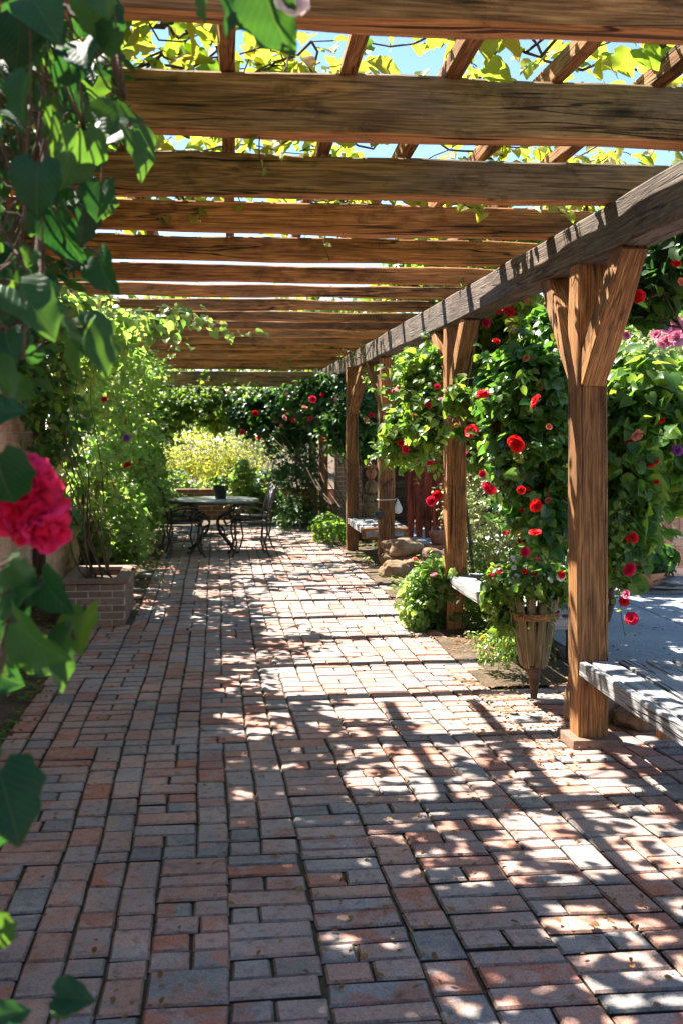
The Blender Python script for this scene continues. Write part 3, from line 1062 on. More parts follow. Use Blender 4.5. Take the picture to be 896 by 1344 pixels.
def make_chair():
    t = thing('garden_chair', '', 'chair', (0, 0, 0), 0, 'wrought iron chairs round the garden table')
    # seat centre at origin, faces +Y
    mb = MB()
    mb.tube([(.21, -.20, .45), (.225, 0, .452), (.20, .20, .455), (0, .235, .457), (-.20, .20, .455), (-.225, 0, .452), (-.21, -.20, .45), (0, -.21, .449), (.21, -.20, .45)], .015, 6)
    for i in range(-6, 7):
        x = i * .031
        mb.tube([(x, -.205, .452), (x, .222 if abs(i) < 5 else .20, .456)], .0055, 4)
    for y in (-.1, 0, .1): mb.tube([(-.22, y, .450), (.22, y, .450)], .005, 4)
    mb.build('seat', M['iron'], t, smooth=True)
    mb = MB()
    for s in (-1, 1):
        mb.tube([(s * .20, -.20, .45), (s * .205, -.225, .60), (s * .20, -.27, .78), (s * .185, -.305, .88), (s * .17, -.335, .905), (s * .16, -.33, .89)], .014, 6)
    mb.tube([(-.20, -.27, .78), (-.1, -.295, .85), (0, -.30, .875), (.1, -.295, .85), (.20, -.27, .78)], .010, 6)
    mb.tube([(-.203, -.22, .57), (0, -.228, .565), (.203, -.22, .57)], .008, 6)
    for i in range(-3, 4):
        x = i * .05
        mb.tube([(x, -.225, .565), (x * 1.1, -.255, .70), (x, -.285, .86 - abs(i) * .02)], .0055, 4)
    mb.build('backrest', M['iron'], t, smooth=True)
    for s in (-1, 1):
        mb = MB()
        mb.tube([(s * .205, -.18, .60), (s * .25, -.05, .645), (s * .26, .10, .655), (s * .25, .19, .63), (s * .235, .20, .58), (s * .22, .12, .54), (s * .215, .08, .455)], .012, 6)
        mb.build('armrest', M['iron'], t, smooth=True)
    for s in (-1, 1):
        for f in (-1, 1):
            mb = MB()
            y0 = .19 * f
            mb.tube([(s * .20, y0, .45), (s * .215, y0 + .025 * f, .33), (s * .195, y0 - .005 * f, .18), (s * .205, y0 + .03 * f, .05), (s * .22, y0 + .05 * f, .009), (s * .235, y0 + .065 * f, .012)], .013, 6)
            mb.build('leg', M['iron'], t, smooth=True)
    mb = MB()
    mb.tube([(-.20, -.18, .20), (.20, .18, .20)], .006); mb.tube([(.20, -.18, .20), (-.20, .18, .20)], .006)
    mb.build('stretcher', M['iron'], t, smooth=True)
    return t


def dup(root, loc, rz, label):
    r = root.copy(); COL.objects.link(r); r.location = loc; r.rotation_euler = (0, 0, rz); r['label'] = label
    for ch in root.children:
        c = ch.copy(); COL.objects.link(c); c.parent = r
    return r


ch = make_chair()
R90 = math.pi / 2
ch.location = (-.42, 14.62, 0); ch.rotation_euler = (0, 0, -R90 + .12)
ch['label'] = 'black iron chair at the near left of the garden table, seen from its side'
dup(ch, (-.50, 15.80, 0), -R90 - .25, 'black iron chair standing behind the leftmost chair of the table')
dup(ch, (.42, 14.64, 0), R90 + .10, 'black iron chair at the near right of the garden table')
dup(ch, (.50, 15.72, 0), R90 + .22, 'black iron chair with its back furthest to the right of the table')

tp = thing('flower_pot', 'dark glazed pot standing in the middle of the garden table', 'plant pot', (.05, 15.25, .716))
mb = MB(); mb.lathe((0, 0, 0), [(.07, 0), (.075, .01), (.095, .15), (.105, .165), (.105, .185), (.09, .185), (.085, .16), (.02, .155)], 24); mb.build('pot', M['darkpot'], tp, smooth=True)
leaf_obj('foliage', M['mid'], [blob_leaves([(.05, 15.25, .95, .13, .13, .09)], 90, .07, 'small', gap=-9)], tp, origin=(.05, 15.25, .716))

# ================================================================== THINGS ON THE RIGHT
# rocks
def rock(label, c, d, mat='rock', seed=0, rz=0, group=None, name='rock', sharp=.22):
    bm = bmesh.new()
    bmesh.ops.create_icosphere(bm, subdivisions=4, radius=1)
    for v in bm.verts:
        p = v.co.copy()
        q = Vector([math.copysign(abs(k) ** .75, k) for k in p])
        n = noise.noise(p * 1.3 + Vector((seed, 0, 0))) * sharp * 1.4 + noise.noise(p * 3.1 + Vector((seed, 3, 0))) * sharp * .55 + noise.noise(p * 8 + Vector((seed, 3, 7))) * sharp * .16
        q *= (1 + n)
        v.co = Vector((q.x * d[0], q.y * d[1], max(q.z, -.75) * d[2]))
    bm.transform(Matrix.Rotation(rz, 4, 'Z'))
    me = D.meshes.new(name); bm.to_mesh(me); bm.free()
    me.polygons.foreach_set('use_smooth', [True] * len(me.polygons))
    o = link(name, me, M[mat], None, (c[0], c[1], c[2] + d[2] * .72))
    return tag(o, label, 'rock', group)


g_ = 'rocks heaped at the foot of the third post'
rock('large flat tan rock lying on top of the heap beside the third post', (2.16, 12.80, .20), (.24, .20, .11), seed=3, rz=.3, group=g_)
rock('rounded brown rock at the lower left of the heap beside the third post', (1.98, 12.35, 0), (.15, .13, .10), seed=8, group=g_)
rock('darker round rock at the lower middle of the rock heap', (2.22, 12.42, 0), (.16, .14, .11), seed=14, group=g_)
rock('pale rough rock at the right end of the rock heap', (2.50, 12.65, 0), (.19, .16, .16), seed=21, group=g_)
rock('small low rock underneath the large flat rock by the third post', (2.12, 12.85, 0), (.22, .18, .13), seed=30, group=g_)
rock('tan rock leaning behind the foot of the front post', (2.13, 6.12, .0), (.15, .13, .17), seed=40, rz=.5)
rock('low brown rock under the near bench', (2.42, 5.95, .0), (.22, .12, .08), seed=45, rz=.2)

# flagstones on the patio
for i, (dx, dy, z, a, b) in enumerate(((0, 0, .01, .34, .26), (.03, .02, .065, .31, .24), (-.02, .0, .115, .27, .22), (.30, .05, .01, .26, .22))):
    c = U(872, 772, 11.3)
    lab = ['broad grey flat stone at the bottom of the pile beside the clay bowl', 'grey flat stone in the middle of the pile beside the clay bowl', 'grey flat stone on top of the pile beside the clay bowl', 'single flat grey stone lying right of the stone pile'][i]
    rock(lab, (c[0] + dx, c[1] + dy, z), (a, b, .028), 'greyrock', seed=50 + i * 7, rz=i, group='flat stones piled on the patio', name='flat_stone')

# low brick wall at right
a = U(800, 690, 12.6); b = U(1160, 690, 11.2)
t = thing('garden_wall', 'low pale brick wall with an upright brick cap behind the patio', 'brick wall', ((a[0] + b[0]) / 2, (a[1] + b[1]) / 2, 0))
brick_wall('brickwork', t, a[:2], b[:2], .70, .22, M['palebrick'], cap=True)
a2 = np.array(a); 
t = thing('garden_wall', 'low brick wall corner return hidden behind the climbing roses', 'brick wall', (a[0], a[1] + 1.2, 0)) if False else None

# clay bowl with plant
c = G(843, 777)
tb = thing('clay_bowl', 'wide terracotta bowl planted with green leaves on the patio', 'plant pot', (c[0], c[1], .011))
mb = MB(); mb.lathe((0, 0, 0), [(.13, 0), (.14, .01), (.16, .05), (.20, .07), (.235, .14), (.26, .19), (.265, .21), (.24, .21), (.225, .18), (.02, .17)], 36); mb.build('pot', M['terracotta'], tb, smooth=True)
leaf_obj('foliage', M['deep'], [blob_leaves([(c[0], c[1], .36, .30, .26, .20)], 420, .11, 'round', gap=-.4)], tb, origin=(c[0], c[1], .011))

# wooden slatted basket with flowers
bx, by = 1.93, 6.62
t = thing('flower_basket', 'tapered basket of weathered wooden staves on a pointed foot, filled with red and white flowers', 'planter', (bx, by, 0))
zt, zb = .62, .22
for k in range(13):
    a = 2 * math.pi * k / 13
    rt, rb = .152, .078
    p0 = Vector((bx + rb * math.cos(a), by + rb * math.sin(a), zb - .01 * (k % 3))); p1 = Vector((bx + rt * math.cos(a), by + rt * math.sin(a), zt + .02 * math.sin(k * 2.3)))
    timber('stave', p0, p1, (.055), .014, M['oldwood'], t, roll_up=(math.cos(a), math.sin(a), 0), origin=tuple(t.location), wob=.003, bev=.003, seg=.1)
for z, r, h in ((.52, .145, .045),):
    mb = MB()
    mb.lathe((0, 0, z - h / 2), [(r, 0), (r + .012, .002), (r + .014, h - .002), (r + .002, h)], 26)
    mb.build('hoop', M['post'], t)
mb = MB(); mb.lathe((0, 0, 0), [(.055, .24), (.118, .55), (.02, .57)], 20); mb.build('earth', M['soil'], t)
mb = MB(); mb.tube([(0, 0, .27), (.005, 0, .14), (.0, 0, -.02)], [.070, .036, .018], 8); mb.build('foot', M['bark'], t, smooth=True)
bb = [(bx - .02, by, .74, .22, .2, .10), (bx - .20, by + .05, .62, .10, .12, .20), (bx + .14, by + .05, .70, .10, .12, .12)]
sets = [blob_leaves(bb, 1500, .045, 'round', gap=-.2, fr=5)]
mb = MB()
for k in range(22):
    a = random.uniform(2.2, 3.9) if k < 16 else random.uniform(0, 6.28)
    p0 = (bx + .15 * math.cos(a), by + .15 * math.sin(a), .66)
    L = random.uniform(.2, .5)
    p1 = (bx + (.26) * math.cos(a), by + .26 * math.sin(a), .66 - L)
    pts, st = sprig(p0, p1, .042, int(L * 30), 'small', sag=-.10, wig=.06, nrm=(math.cos(a), math.sin(a), .4))
    sets.append(st); mb.tube([p - Vector((bx, by, 0)) for p in pts], .002, 4)
leaf_obj('foliage', M['mid'], sets, t, origin=(bx, by, 0))
mb.build('trailing_stem', M['greenstem'], t)
for k in range(30):
    a = random.uniform(0, 6.28); r = random.uniform(.05, .30)
    kind = random.choice(('magenta', 'red', 'magenta', 'white', 'white', 'red', 'salmon'))
    flower(t, (bx + r * math.cos(a) - .02, by - .05 + r * math.sin(a) * .8, .86 + random.uniform(-.14, .08) - r * .3), kind, random.uniform(.035, .06))

# post 3 fittings
p3x, p3y = 1.97, 13.38; PW = .19
t = thing('lamp', 'small black lamp fixed low on the third post', 'lamp', (p3x - .01, p3y - .01, .62))
mb = MB(); mb.lathe((0, 0, 0), [(.02, -.05), (.045, -.04), (.05, 0), (.045, .035), (.02, .05)], 16); mb.build('housing', M['iron'], t, smooth=True)
mb = MB(); mb.box((.03, .01, .0), (.06, .03, .03)); mb.tube([(0, 0, .045), (0, 0, .08), (.03, .0, .09)], .008); mb.build('bracket', M['iron'], t)
t = thing('wire_tie', 'thin pale wire wound round the third post', 'wire', (p3x + PW / 2, p3y + PW / 2, .80))
h = PW / 2 + .006
mb = MB(); mb.tube([(-h, -h, .0), (h, -h, .004), (h, h, .0), (-h, h, -.004), (-h, -h, 0)], .005, 5); mb.build('loop', M['cloth'], t)
t = thing('cloth_bag', 'small pale cloth bag hanging from the wire on the third post', 'bag', (p3x + PW + .04, p3y + .03, .68))
mb = MB(); mb.lathe((0, 0, 0), [(.004, .13), (.012, .11), (.03, .07), (.055, .02), (.05, -.03), (.02, -.05)], 14); o = mb.build('sack', M['cloth'], t, smooth=True)
mb = MB(); mb.tube([(0, 0, .12), (-.02, 0, .14), (-.045, 0, .12)], .003, 4); mb.build('string', M['cloth'], t)
# dark lizard ornament
t = thing('lizard_ornament', 'small dark metal lizard ornament climbing the third post', 'ornament', (p3x + .10, p3y - .008, 1.01))
mb = MB()
mb.tube([(-.055, 0, -.05), (-.035, -.003, -.02), (0, -.004, 0), (.03, -.004, .012), (.05, -.003, .03), (.062, 0, .05)], [.003, .008, .012, .010, .006, .009], 6)
for s, x, z in ((1, -.02, -.01), (-1, -.02, -.01), (1, .03, .014), (-1, .03, .014)):
    mb.tube([(x, -.002, z), (x + .012 * s, -.004, z + .03 * s), (x + .03, -.002, z + .035 * s)], .003, 4)
mb.build('body', M['iron'], t, smooth=True)

# ================================================================== BACKGROUND BUILDINGS ON THE RIGHT
t = thing('garden_shed', 'dark open fronted timber and brick shed behind the distant bench', 'shed', (4.2, 19.6, 0))
brick_wall('brick_pier', t, (2.02, 18.9), (2.45, 18.9), 2.2, .4, M['plaster'])
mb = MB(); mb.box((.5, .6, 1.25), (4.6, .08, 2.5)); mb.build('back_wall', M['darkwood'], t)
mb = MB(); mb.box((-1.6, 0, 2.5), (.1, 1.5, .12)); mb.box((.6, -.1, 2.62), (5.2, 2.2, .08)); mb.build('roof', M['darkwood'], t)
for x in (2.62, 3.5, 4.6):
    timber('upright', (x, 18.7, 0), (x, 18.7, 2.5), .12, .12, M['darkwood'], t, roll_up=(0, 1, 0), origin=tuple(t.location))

t = thing('red_fence', 'red painted board fence glimpsed between the posts behind the roses', 'fence', (3.6, 16.0, 0))
c0 = U(533, 640, 16.6); c1 = U(612, 640, 16.2)
n = 7
for k in range(n):
    f = (k + .5) / n
    p = c0 * (1 - f) + c1 * f
    timber('board', (p[0], p[1], .05), (p[0], p[1], 1.25 + .02 * (k % 2)), .118, .022, M['redwood'], t, roll_up=(0, 1, 0), origin=tuple(t.location), wob=.002)
for z in (.35, 1.0):
    timber('rail', (c0[0], c0[1] + .03, z), (c1[0], c1[1] + .03, z), .03, .08, M['redwood'], t, origin=tuple(t.location))

# stump with clay figure
c = G(487, 728)
c = U(487, 700, 16.6)
t = thing('log_pedestal', 'upright split log used as a pedestal in front of the dark shed', 'log', (c[0], c[1], 0))
mb = MB(); mb.lathe((0, 0, 0), [(.15, 0), (.135, .1), (.125, .35), (.13, .68), (.12, .69)], 18); mb.build('trunk', M['oldwood'], t)
t = thing('clay_figure', 'small stacked clay jar figure standing on the log pedestal', 'ornament', (c[0], c[1], .69))
mb = MB(); mb.lathe((0, 0, 0), [(.05, 0), (.085, .04), (.10, .11), (.08, .18), (.05, .21), (.045, .23)], 20); mb.build('body', M['rock'], t, smooth=True)
mb = MB(); mb.lathe((0, 0, .232), [(.04, 0), (.075, .05), (.085, .10), (.06, .16), (.03, .18)], 20); mb.build('head', M['terracotta'], t, smooth=True)
mb = MB(); mb.lathe((0, 0, .40), [(.11, 0), (.12, .02), (.05, .05), (.03, .09)], 20); mb.build('lid', M['terracotta'], t, smooth=True)
# stacked clay pots near the red boards
c = U(565, 740, 14.6)
for k, (dx, z, rr_) in enumerate(((0, 0, .13), (.05, .17, .12), (.30, 0, .12))):
    t = thing('clay_pot', ['terracotta pot standing on the ground before the red fence', 'terracotta pot stacked on another pot before the red fence', 'terracotta pot on the ground, right of the stacked pots'][k], 'plant pot', (c[0] + dx, c[1] - .2, z), 0, 'clay pots by the red fence')
    mb = MB(); mb.lathe((0, 0, 0), [(rr_ * .65, 0), (rr_ * .9, .12), (rr_, .125), (rr_ * 1.02, .165), (rr_ * .9, .165), (rr_ * .1, .15)], 22); mb.build('body', M['terracotta'], t, smooth=True)

# ================================================================== FAR GARDEN
a = U(205, 680, 20.6); b = U(372, 680, 20.9)
t = thing('retaining_wall', 'low red brick retaining wall beyond the garden table', 'brick wall', ((a[0] + b[0]) / 2, (a[1] + b[1]) / 2, 0))
brick_wall('brickwork', t, (a[0] - .5, a[1]), (b[0] + .7, b[1]), .56, .24, M['darkbrick'])
sheet('raised_bed', (-9, 14), (21.2, 40), .50, M['soil'], .05, 40, 40)
mb = MB(); mb.box((2.5, 21.28, .22), (23, .12, .62)); o = mb.build('bed_edge', M['wallbrick']); o['kind'] = 'structure'


def fl_list(blobs, n, kinds, size, front=True):
    out = []
    for _ in range(n):
        b = blobs[R.integers(len(blobs))]
        d = R.normal(size=3); d /= np.linalg.norm(d)
        if front: d[1] = -abs(d[1])
        p = np.array(b[:3]) + d * np.array(b[3:6]) * R.uniform(.86, 1.08)
        if p[2] < .1: continue
        out.append((tuple(p), dict(kind=kinds[R.integers(len(kinds))], size=size * R.uniform(.7, 1.2))))
    return out


def UB(px, py, d, wx, wy, dep):
    """ellipsoid centred at a photo position, its half sizes given in photo pixels at that distance"""
    c = U(px, py, d)
    s = d / F
    return (c[0], c[1], c[2], wx * s, dep, wy * s)


# yellow flowering shrub
bl = [UB(262, 598, 23, 60, 34, .9), UB(300, 610, 24, 50, 30, .8), UB(230, 615, 23, 30, 25, .6)]
plant('flowering_shrub', 'bright yellow flowering shrub in the sun beyond the table', 'shrub', U(262, 660, 23), bl, 4600, .075, 'yellow', gap=-.02, fr=3, sprigs=110, sprig_len=.5, flowers=fl_list(bl, 10, ('white', 'salmon', 'cream'), .09))
bl = [UB(330, 600, 25, 40, 60, .9), UB(345, 560, 26, 45, 40, .9)]
plant('garden_shrub', 'pale green airy shrub right of the yellow shrub', 'shrub', U(340, 660, 25), bl, 3500, .07, 'pale', gap=-.05, fr=2.6, sprigs=70, sprig_len=.6, flowers=fl_list(bl, 14, ('white', 'violet', 'pink'), .09))
bl = [UB(225, 640, 21.6, 35, 22, .4), UB(262, 650, 21.7, 30, 16, .35), UB(300, 648, 21.7, 36, 22, .4), UB(345, 645, 21.8, 30, 26, .4)]
for i, (b_, l_, kk) in enumerate(zip(bl, ('low leafy plant with white flowers left of the table behind the brick wall', 'low green plant with white flowers directly behind the left chairs', 'low bushy plant behind the pot on the table', 'low dark green plant at the right end of the retaining wall'),
                                  (('white',), ('white', 'yflower'), ('white', 'cream'), ('pink', 'white')))):
    plant('border_plant', l_, 'plant', (b_[0], b_[1], .55), [b_], 900, .07, ('mid', 'bright', 'mid', 'deep')[i], kind='round', gap=-.2, group='plants above the retaining wall', sprigs=14, sprig_len=.3,
          flowers=fl_list([b_], 22, kk, .10))
bl = [UB(300, 540, 27, 90, 40, 1.5), UB(230, 540, 28, 60, 50, 1.5), UB(370, 540, 28, 70, 60, 1.5)]
plant('garden_shrub', 'tall sunlit green shrub behind the yellow shrub', 'shrub', U(280, 640, 27), bl, 7000, .11, 'bright', gap=-.05, fr=1.4)


for i, (x, y, w_, h_, l_, mt) in enumerate(((212, 662, 16, 26, 'small leafy plant in front of the retaining wall at the left', 'bright'), (352, 660, 20, 22, 'bushy green plant at the foot of the retaining wall right of the table', 'mid'), (318, 640, 16, 34, 'upright green plant behind the right hand chairs', 'bright'))):
    b_ = UB(x, y, 20.0, w_, h_, .3)
    plant('border_plant', l_, 'plant', (b_[0], b_[1], 0), [b_], 800, .07, mt, kind='round', gap=-.1, group='plants above the retaining wall', sprigs=16, sprig_len=.35, flowers=fl_list([b_], 4, ('white', 'pink'), .09))


def tree(label, base, h, crown, n, size, mat, tr=.14, lean=(0, 0)):
    t = thing('tree', label, 'tree', base, 0, 'trees behind the garden')
    mb = MB()
    b = Vector(base)
    top = Vector((lean[0], lean[1], h))
    pts = path_pts((0, 0, -.1), top, 0, .25, 12)
    mb.tube(pts, [tr * (1 - .75 * i / 12) for i in range(13)], 9)
    for c in crown:
        k = random.randint(5, 9)
        e = Vector(c[:3]) - b
        for _ in range(3):
            q = e + Vector(R.normal(size=3)) * .4 * min(c[3:6])
            mb.tube(path_pts(pts[k], q, 0, .2, 8), [tr * .4 * (1 - .8 * i / 8) for i in range(9)], 6)
    mb.build('trunk', M['bark'], t, smooth=True)
    leaf_obj('crown', M[mat], [blob_leaves(crown, n, size, 'small', gap=-.02, fr=.9, sd=R.uniform(0, 40))], t, origin=base)
    return t


def crownset(c, r, k, sd):
    rr = np.random.default_rng(sd)
    out = []
    for _ in range(k):
        d = rr.normal(size=3); d /= np.linalg.norm(d)
        q = np.array(c) + d * np.array(r) * .6
        s = rr.uniform(.4, .62)
        out.append((q[0], q[1], q[2], r[0] * s, r[1] * s, r[2] * s))
    return out


trs = [(-5.5, 29, 5.2, 2.6), (-1.2, 32, 4.6, 2.6), (2.6, 30, 4.6, 2.4), (6.4, 27, 4.6, 2.5), (10.5, 25, 4.8, 2.8), (9.5, 17.5, 4.2, 2.2), (14.5, 20, 5.0, 2.8), (-7.5, 23, 5.2, 2.6), (14, 12.5, 5.0, 2.4)]
tl = ['leafy tree at the far left behind the brick wall', 'tall tree straight behind the garden table', 'green tree beyond the end of the pergola', 'tree behind the dark shed', 'large tree behind the climbing roses at right',
      'tree just beyond the patio wall', 'far tree at the right edge of the garden', 'tree rising over the left brick wall', 'tree beyond the right end of the low garden wall']
for i, (x, y, h, r) in enumerate(trs):
    tree(tl[i], (x, y, 0), h, crownset((x, y, h * .72), (r, r, h * .45), 8, i), 6500, .17, ('mid', 'bright', 'mid', 'deep', 'mid', 'bright', 'mid', 'mid', 'deep')[i])

# ================================================================== CLIMBERS, RIGHT SIDE
NP = lambda *l: [(U(x, y, d), dict(kind=k, size=s)) for x, y, d, k, s in l]
# A: between the first two posts
bl = [UB(692, 520, 8.0, 58, 60, .38), UB(700, 600, 7.9, 50, 70, .34), UB(722, 450, 8.2, 34, 40, .3), UB(705, 690, 7.8, 38, 50, .28)]
plant('climbing_rose', 'dense dark green climber with red roses between the first and second posts', 'climbing plant', (2.45, 7.7, 0), bl, 5200, .080, 'deep2', kind='round', gap=.0, fr=2.6,
      sprigs=70, sprig_len=.32, stems=[((2.5, 7.7, 0), tuple(U(700, 620, 8)), .03), ((2.45, 7.75, 0), tuple(U(680, 480, 8)), .022), ((2.5, 7.7, 0), tuple(U(720, 420, 8.2)), .018)],
      flowers=NP((632, 517, 7.6, 'red', .12), (704, 527, 7.4, 'red', .11), (619, 566, 7.9, 'red', .11), (678, 581, 7.35, 'red', .12), (641, 641, 7.7, 'magenta', .12), (703, 664, 7.4, 'red', .085), 
                 (632, 622, 7.8, 'magenta', .06), (683, 643, 7.4, 'red', .07), (648, 560, 7.9, 'magenta', .05), (720, 560, 7.4, 'salmon', .05), (663, 700, 7.6, 'magenta', .06), (690, 470, 7.7, 'salmon', .05), (642, 468, 8.0, 'red', .06), (702, 700, 7.3, 'red', .08), (702, 745, 7.2, 'red', .09)),
      group='climbing roses along the pergola', more=((('red', 'magenta', 'red', 'salmon', 'pink'), 26, .055),))
# yellowish light climber top
bl = [UB(690, 410, 9.6, 60, 44, .4), UB(645, 450, 10.0, 48, 60, .4), UB(635, 530, 10.2, 30, 50, .3)]
plant('climbing_vine', 'sunlit yellow green vine high between the first and second posts', 'climbing plant', (3.1, 9.6, 0), bl, 3800, .075, 'limey', kind='round', gap=-.02, fr=2.6, sprigs=50,
      flowers=NP((640, 470, 9.5, 'red', .08), (655, 500, 9.5, 'red', .07), (690, 395, 9.2, 'salmon', .06), (653, 407, 9.2, 'red', .09), (668, 409, 9.2, 'red', .09), (651, 448, 9.2, 'red', .09), (637, 424, 9.4, 'magenta', .08), (715, 400, 9.2, 'red', .05), (628, 520, 9.6, 'red', .06), (672, 430, 9.2, 'pink', .05)), group='climbing roses along the pergola')
# pale lower shrub behind bench 2
bl = [UB(650, 690, 10.6, 60, 80, .5), UB(700, 740, 10.2, 45, 50, .4), UB(712, 790, 9.4, 40, 40, .3), UB(625, 770, 10.8, 36, 40, .35), UB(640, 610, 11.0, 50, 60, .5)]
plant('rose_bush', 'loose pale green rose bush with many small red blooms behind the second bench', 'rose bush', (2.9, 10.2, 0), bl, 8200, .055, 'pale', gap=-.04, fr=3, sprigs=90, sprig_len=.35,
      flowers=fl_list(bl, 34, ('red', 'magenta', 'magenta', 'salmon', 'white'), .075))
# B: right of front post
bl = [UB(842, 540, 8.3, 50, 75, .4), UB(895, 590, 8.6, 55, 72, .35), UB(822, 640, 8.0, 32, 80, .3), UB(818, 715, 7.9, 20, 45, .22), UB(950, 540, 8.8, 50, 80, .4)]
plant('climbing_rose', 'broad leaved climber with red blooms right of the front post', 'climbing plant', (2.72, 7.9, 0), bl, 4700, .115, 'mid', kind='round', gap=-.05, fr=2.2, sprigs=60, sprig_len=.4,
      stems=[((2.72, 7.9, 0), tuple(U(850, 560, 8.3)), .03), ((2.72, 7.9, 0), tuple(U(900, 480, 8.5)), .02), ((2.72, 7.9, 0), tuple(U(822, 640, 8.1)), .014)],
      flowers=NP((857, 608, 7.7, 'red', .11), (829, 706, 7.4, 'red', .09), (861, 635, 7.8, 'red', .06), (866, 550, 7.9, 'red', .06), (826, 748, 7.2, 'magenta', .09), (828, 812, 7.0, 'magenta', .10), (818, 790, 7.05, 'red', .06), (835, 570, 7.8, 'salmon', .11), (822, 780, 7.0, 'pink', .07), (888, 591, 7.9, 'violet', .07)), more=((('red', 'magenta', 'pink'), 18, .06),),
      extra=[sprig(U(812, 640, 7.6), U(820, 830, 7.0), .05, 16, 'round'), sprig(U(806, 660, 7.6), U(808, 790, 7.1), .05, 12, 'round'), sprig(U(815, 600, 7.7), U(834, 760, 7.2), .06, 12, 'round')],
      group='climbing roses along the pergola')
bl = [UB(880, 480, 12.5, 70, 60, .8), UB(850, 560, 12.5, 60, 60, .8), UB(900, 640, 12.8, 70, 60, .8)]
plant('rose_bush', 'tall pale leaved bush with clusters of pink roses above the low garden wall', 'rose bush', (5.6, 12.9, 0), bl, 6500, .07, 'pale', gap=-.02, fr=2.4, sprigs=80, sprig_len=.5,
      flowers=NP((882, 432, 9.3, 'pink', .15), (862, 440, 9.3, 'pink', .14), (893, 426, 9.3, 'pink', .14), (872, 430, 9.2, 'pink', .13), (875, 447, 9.3, 'pink', .12), (888, 445, 9.2, 'pink', .13), (868, 452, 9.3, 'pink', .11), (884, 420, 9.3, 'pink', .11), (822, 438, 10.8, 'pink', .12)) + fl_list(bl, 14, ('pink', 'white'), .10))
# C: round the second post
bl = [UB(575, 520, 9.7, 60, 60, .35), UB(640, 455, 10.2, 40, 50, .30), UB(545, 575, 10.2, 40, 40, .3), UB(630, 560, 9.6, 35, 50, .3), UB(596, 540, 8.78, 34, 28, .10)]
plant('climbing_rose', 'green climber with red and magenta roses wrapped round the top of the second post', 'climbing plant', (2.25, 9.4, 0), bl, 6200, .075, 'mid', kind='round', gap=-.02, fr=2.6, sprigs=80, sprig_len=.35,
      stems=[((2.25, 9.4, 0), tuple(U(598, 520, 9.3)), .02), ((2.25, 9.4, 0), tuple(U(560, 560, 9.8)), .016)],
      flowers=NP((532, 590, 9.6, 'magenta', .08), (526, 582, 9.6, 'red', .08), (563, 608, 9.5, 'magenta', .08), (573, 650, 9.6, 'red', .10), (566, 657, 9.6, 'magenta', .09), (573, 508, 9.2, 'magenta', .07), (542, 480, 9.6, 'pink', .06), (612, 590, 8.9, 'magenta', .08), (546, 574, 9.5, 'pink', .05), (598, 558, 8.6, 'yflower', .045)), more=((('red', 'magenta', 'pink', 'pink'), 30, .055),),
      group='climbing roses along the pergola')
# D: background bush behind the third post
bl = [UB(545, 470, 14.5, 60, 60, .6), UB(610, 430, 14, 60, 60, .6), UB(560, 560, 14.2, 50, 50, .5), UB(640, 520, 14, 50, 70, .5)]
plant('tall_shrub', 'tall sunlit pale green shrub behind the second and third posts', 'shrub', (3.4, 14, 0), bl, 8500, .075, 'bright', gap=-.03, fr=2.2, sprigs=90, sprig_len=.5, flowers=fl_list(bl, 22, ('pink', 'red', 'salmon'), .09))
bl = [UB(760, 470, 15, 90, 80, .8), UB(720, 600, 14, 80, 90, .7), UB(830, 450, 16, 80, 80, .8)]
plant('tall_shrub', 'high mid green shrub filling the garden behind the front post', 'shrub', (5.2, 14, 0), bl, 7500, .09, 'mid', gap=-.1, fr=1.8)
# low plants
bl = [UB(575, 780, 9.35, 42, 42, .25), UB(560, 805, 9.2, 30, 22, .2)]
plant('garden_plant', 'leafy green plant growing at the foot of the second post', 'plant', tuple(G(572, 826) + np.array([0, .25, 0])), bl, 1900, .05, 'bright', kind='round', gap=-.1, fr=4, sprigs=40, sprig_len=.25, stem_mat='greenstem', stem_r=.004,
      flowers=NP((570, 757, 9.0, 'pink', .08), (545, 735, 9.4, 'salmon', .07)))
bl = [UB(640, 800, 8.9, 30, 45, .22), UB(625, 760, 9.6, 26, 50, .25)]
plant('garden_plant', 'trailing green plant under the second bench', 'plant', (2.15, 8.7, 0), bl, 1400, .045, 'mid', gap=-.1, fr=4, sprigs=30, sprig_len=.25, stem_mat='greenstem', stem_r=.004, flowers=fl_list(bl, 8, ('magenta', 'red', 'salmon'), .05))
bl = [UB(650, 850, 7.5, 26, 22, .18), UB(668, 820, 7.3, 16, 30, .12)]
plant('garden_plant', 'small ragged plant on the path edge left of the wooden basket', 'plant', tuple(G(655, 862)), bl, 700, .035, 'bright', gap=-.1, fr=5, sprigs=24, sprig_len=.18, stem_mat='greenstem', stem_r=.003, flowers=fl_list(bl, 4, ('salmon', 'yflower'), .04))
bl = [UB(440, 702, 16.3, 26, 20, .3), UB(430, 688, 17, 20, 14, .25)]
plant('garden_plant', 'bright green clump at the foot of the fourth post', 'plant', (1.62, 15.5, 0), bl, 900, .05, 'mid', kind='round', gap=-.2, fr=4, stem_mat='greenstem', stem_r=.004)
# F: climber dripping from the front beam at the upper right
bl = [UB(872, 352, 6.0, 44, 42, .25), UB(915, 330, 5.7, 45, 50, .28), UB(850, 395, 6.2, 26, 22, .2)]
plant('climbing_rose', 'dark leafy climber with a red bud above the near bench at the upper right', 'climbing plant', (2.75, 5.0, 0), bl, 2600, .085, 'deep', kind='round', gap=-.10, fr=3, sprigs=30, sprig_len=.25,
      stems=[((2.9, 5.1, 0), tuple(U(900, 340, 5.6)), .018), ((2.9, 5.1, 0), tuple(U(870, 380, 5.7)), .012)],
      flowers=NP((836, 389, 5.5, 'red', .07), (885, 350, 5.2, 'red', .07), (893, 372, 5.2, 'salmon', .05)), group='climbing roses along the pergola')

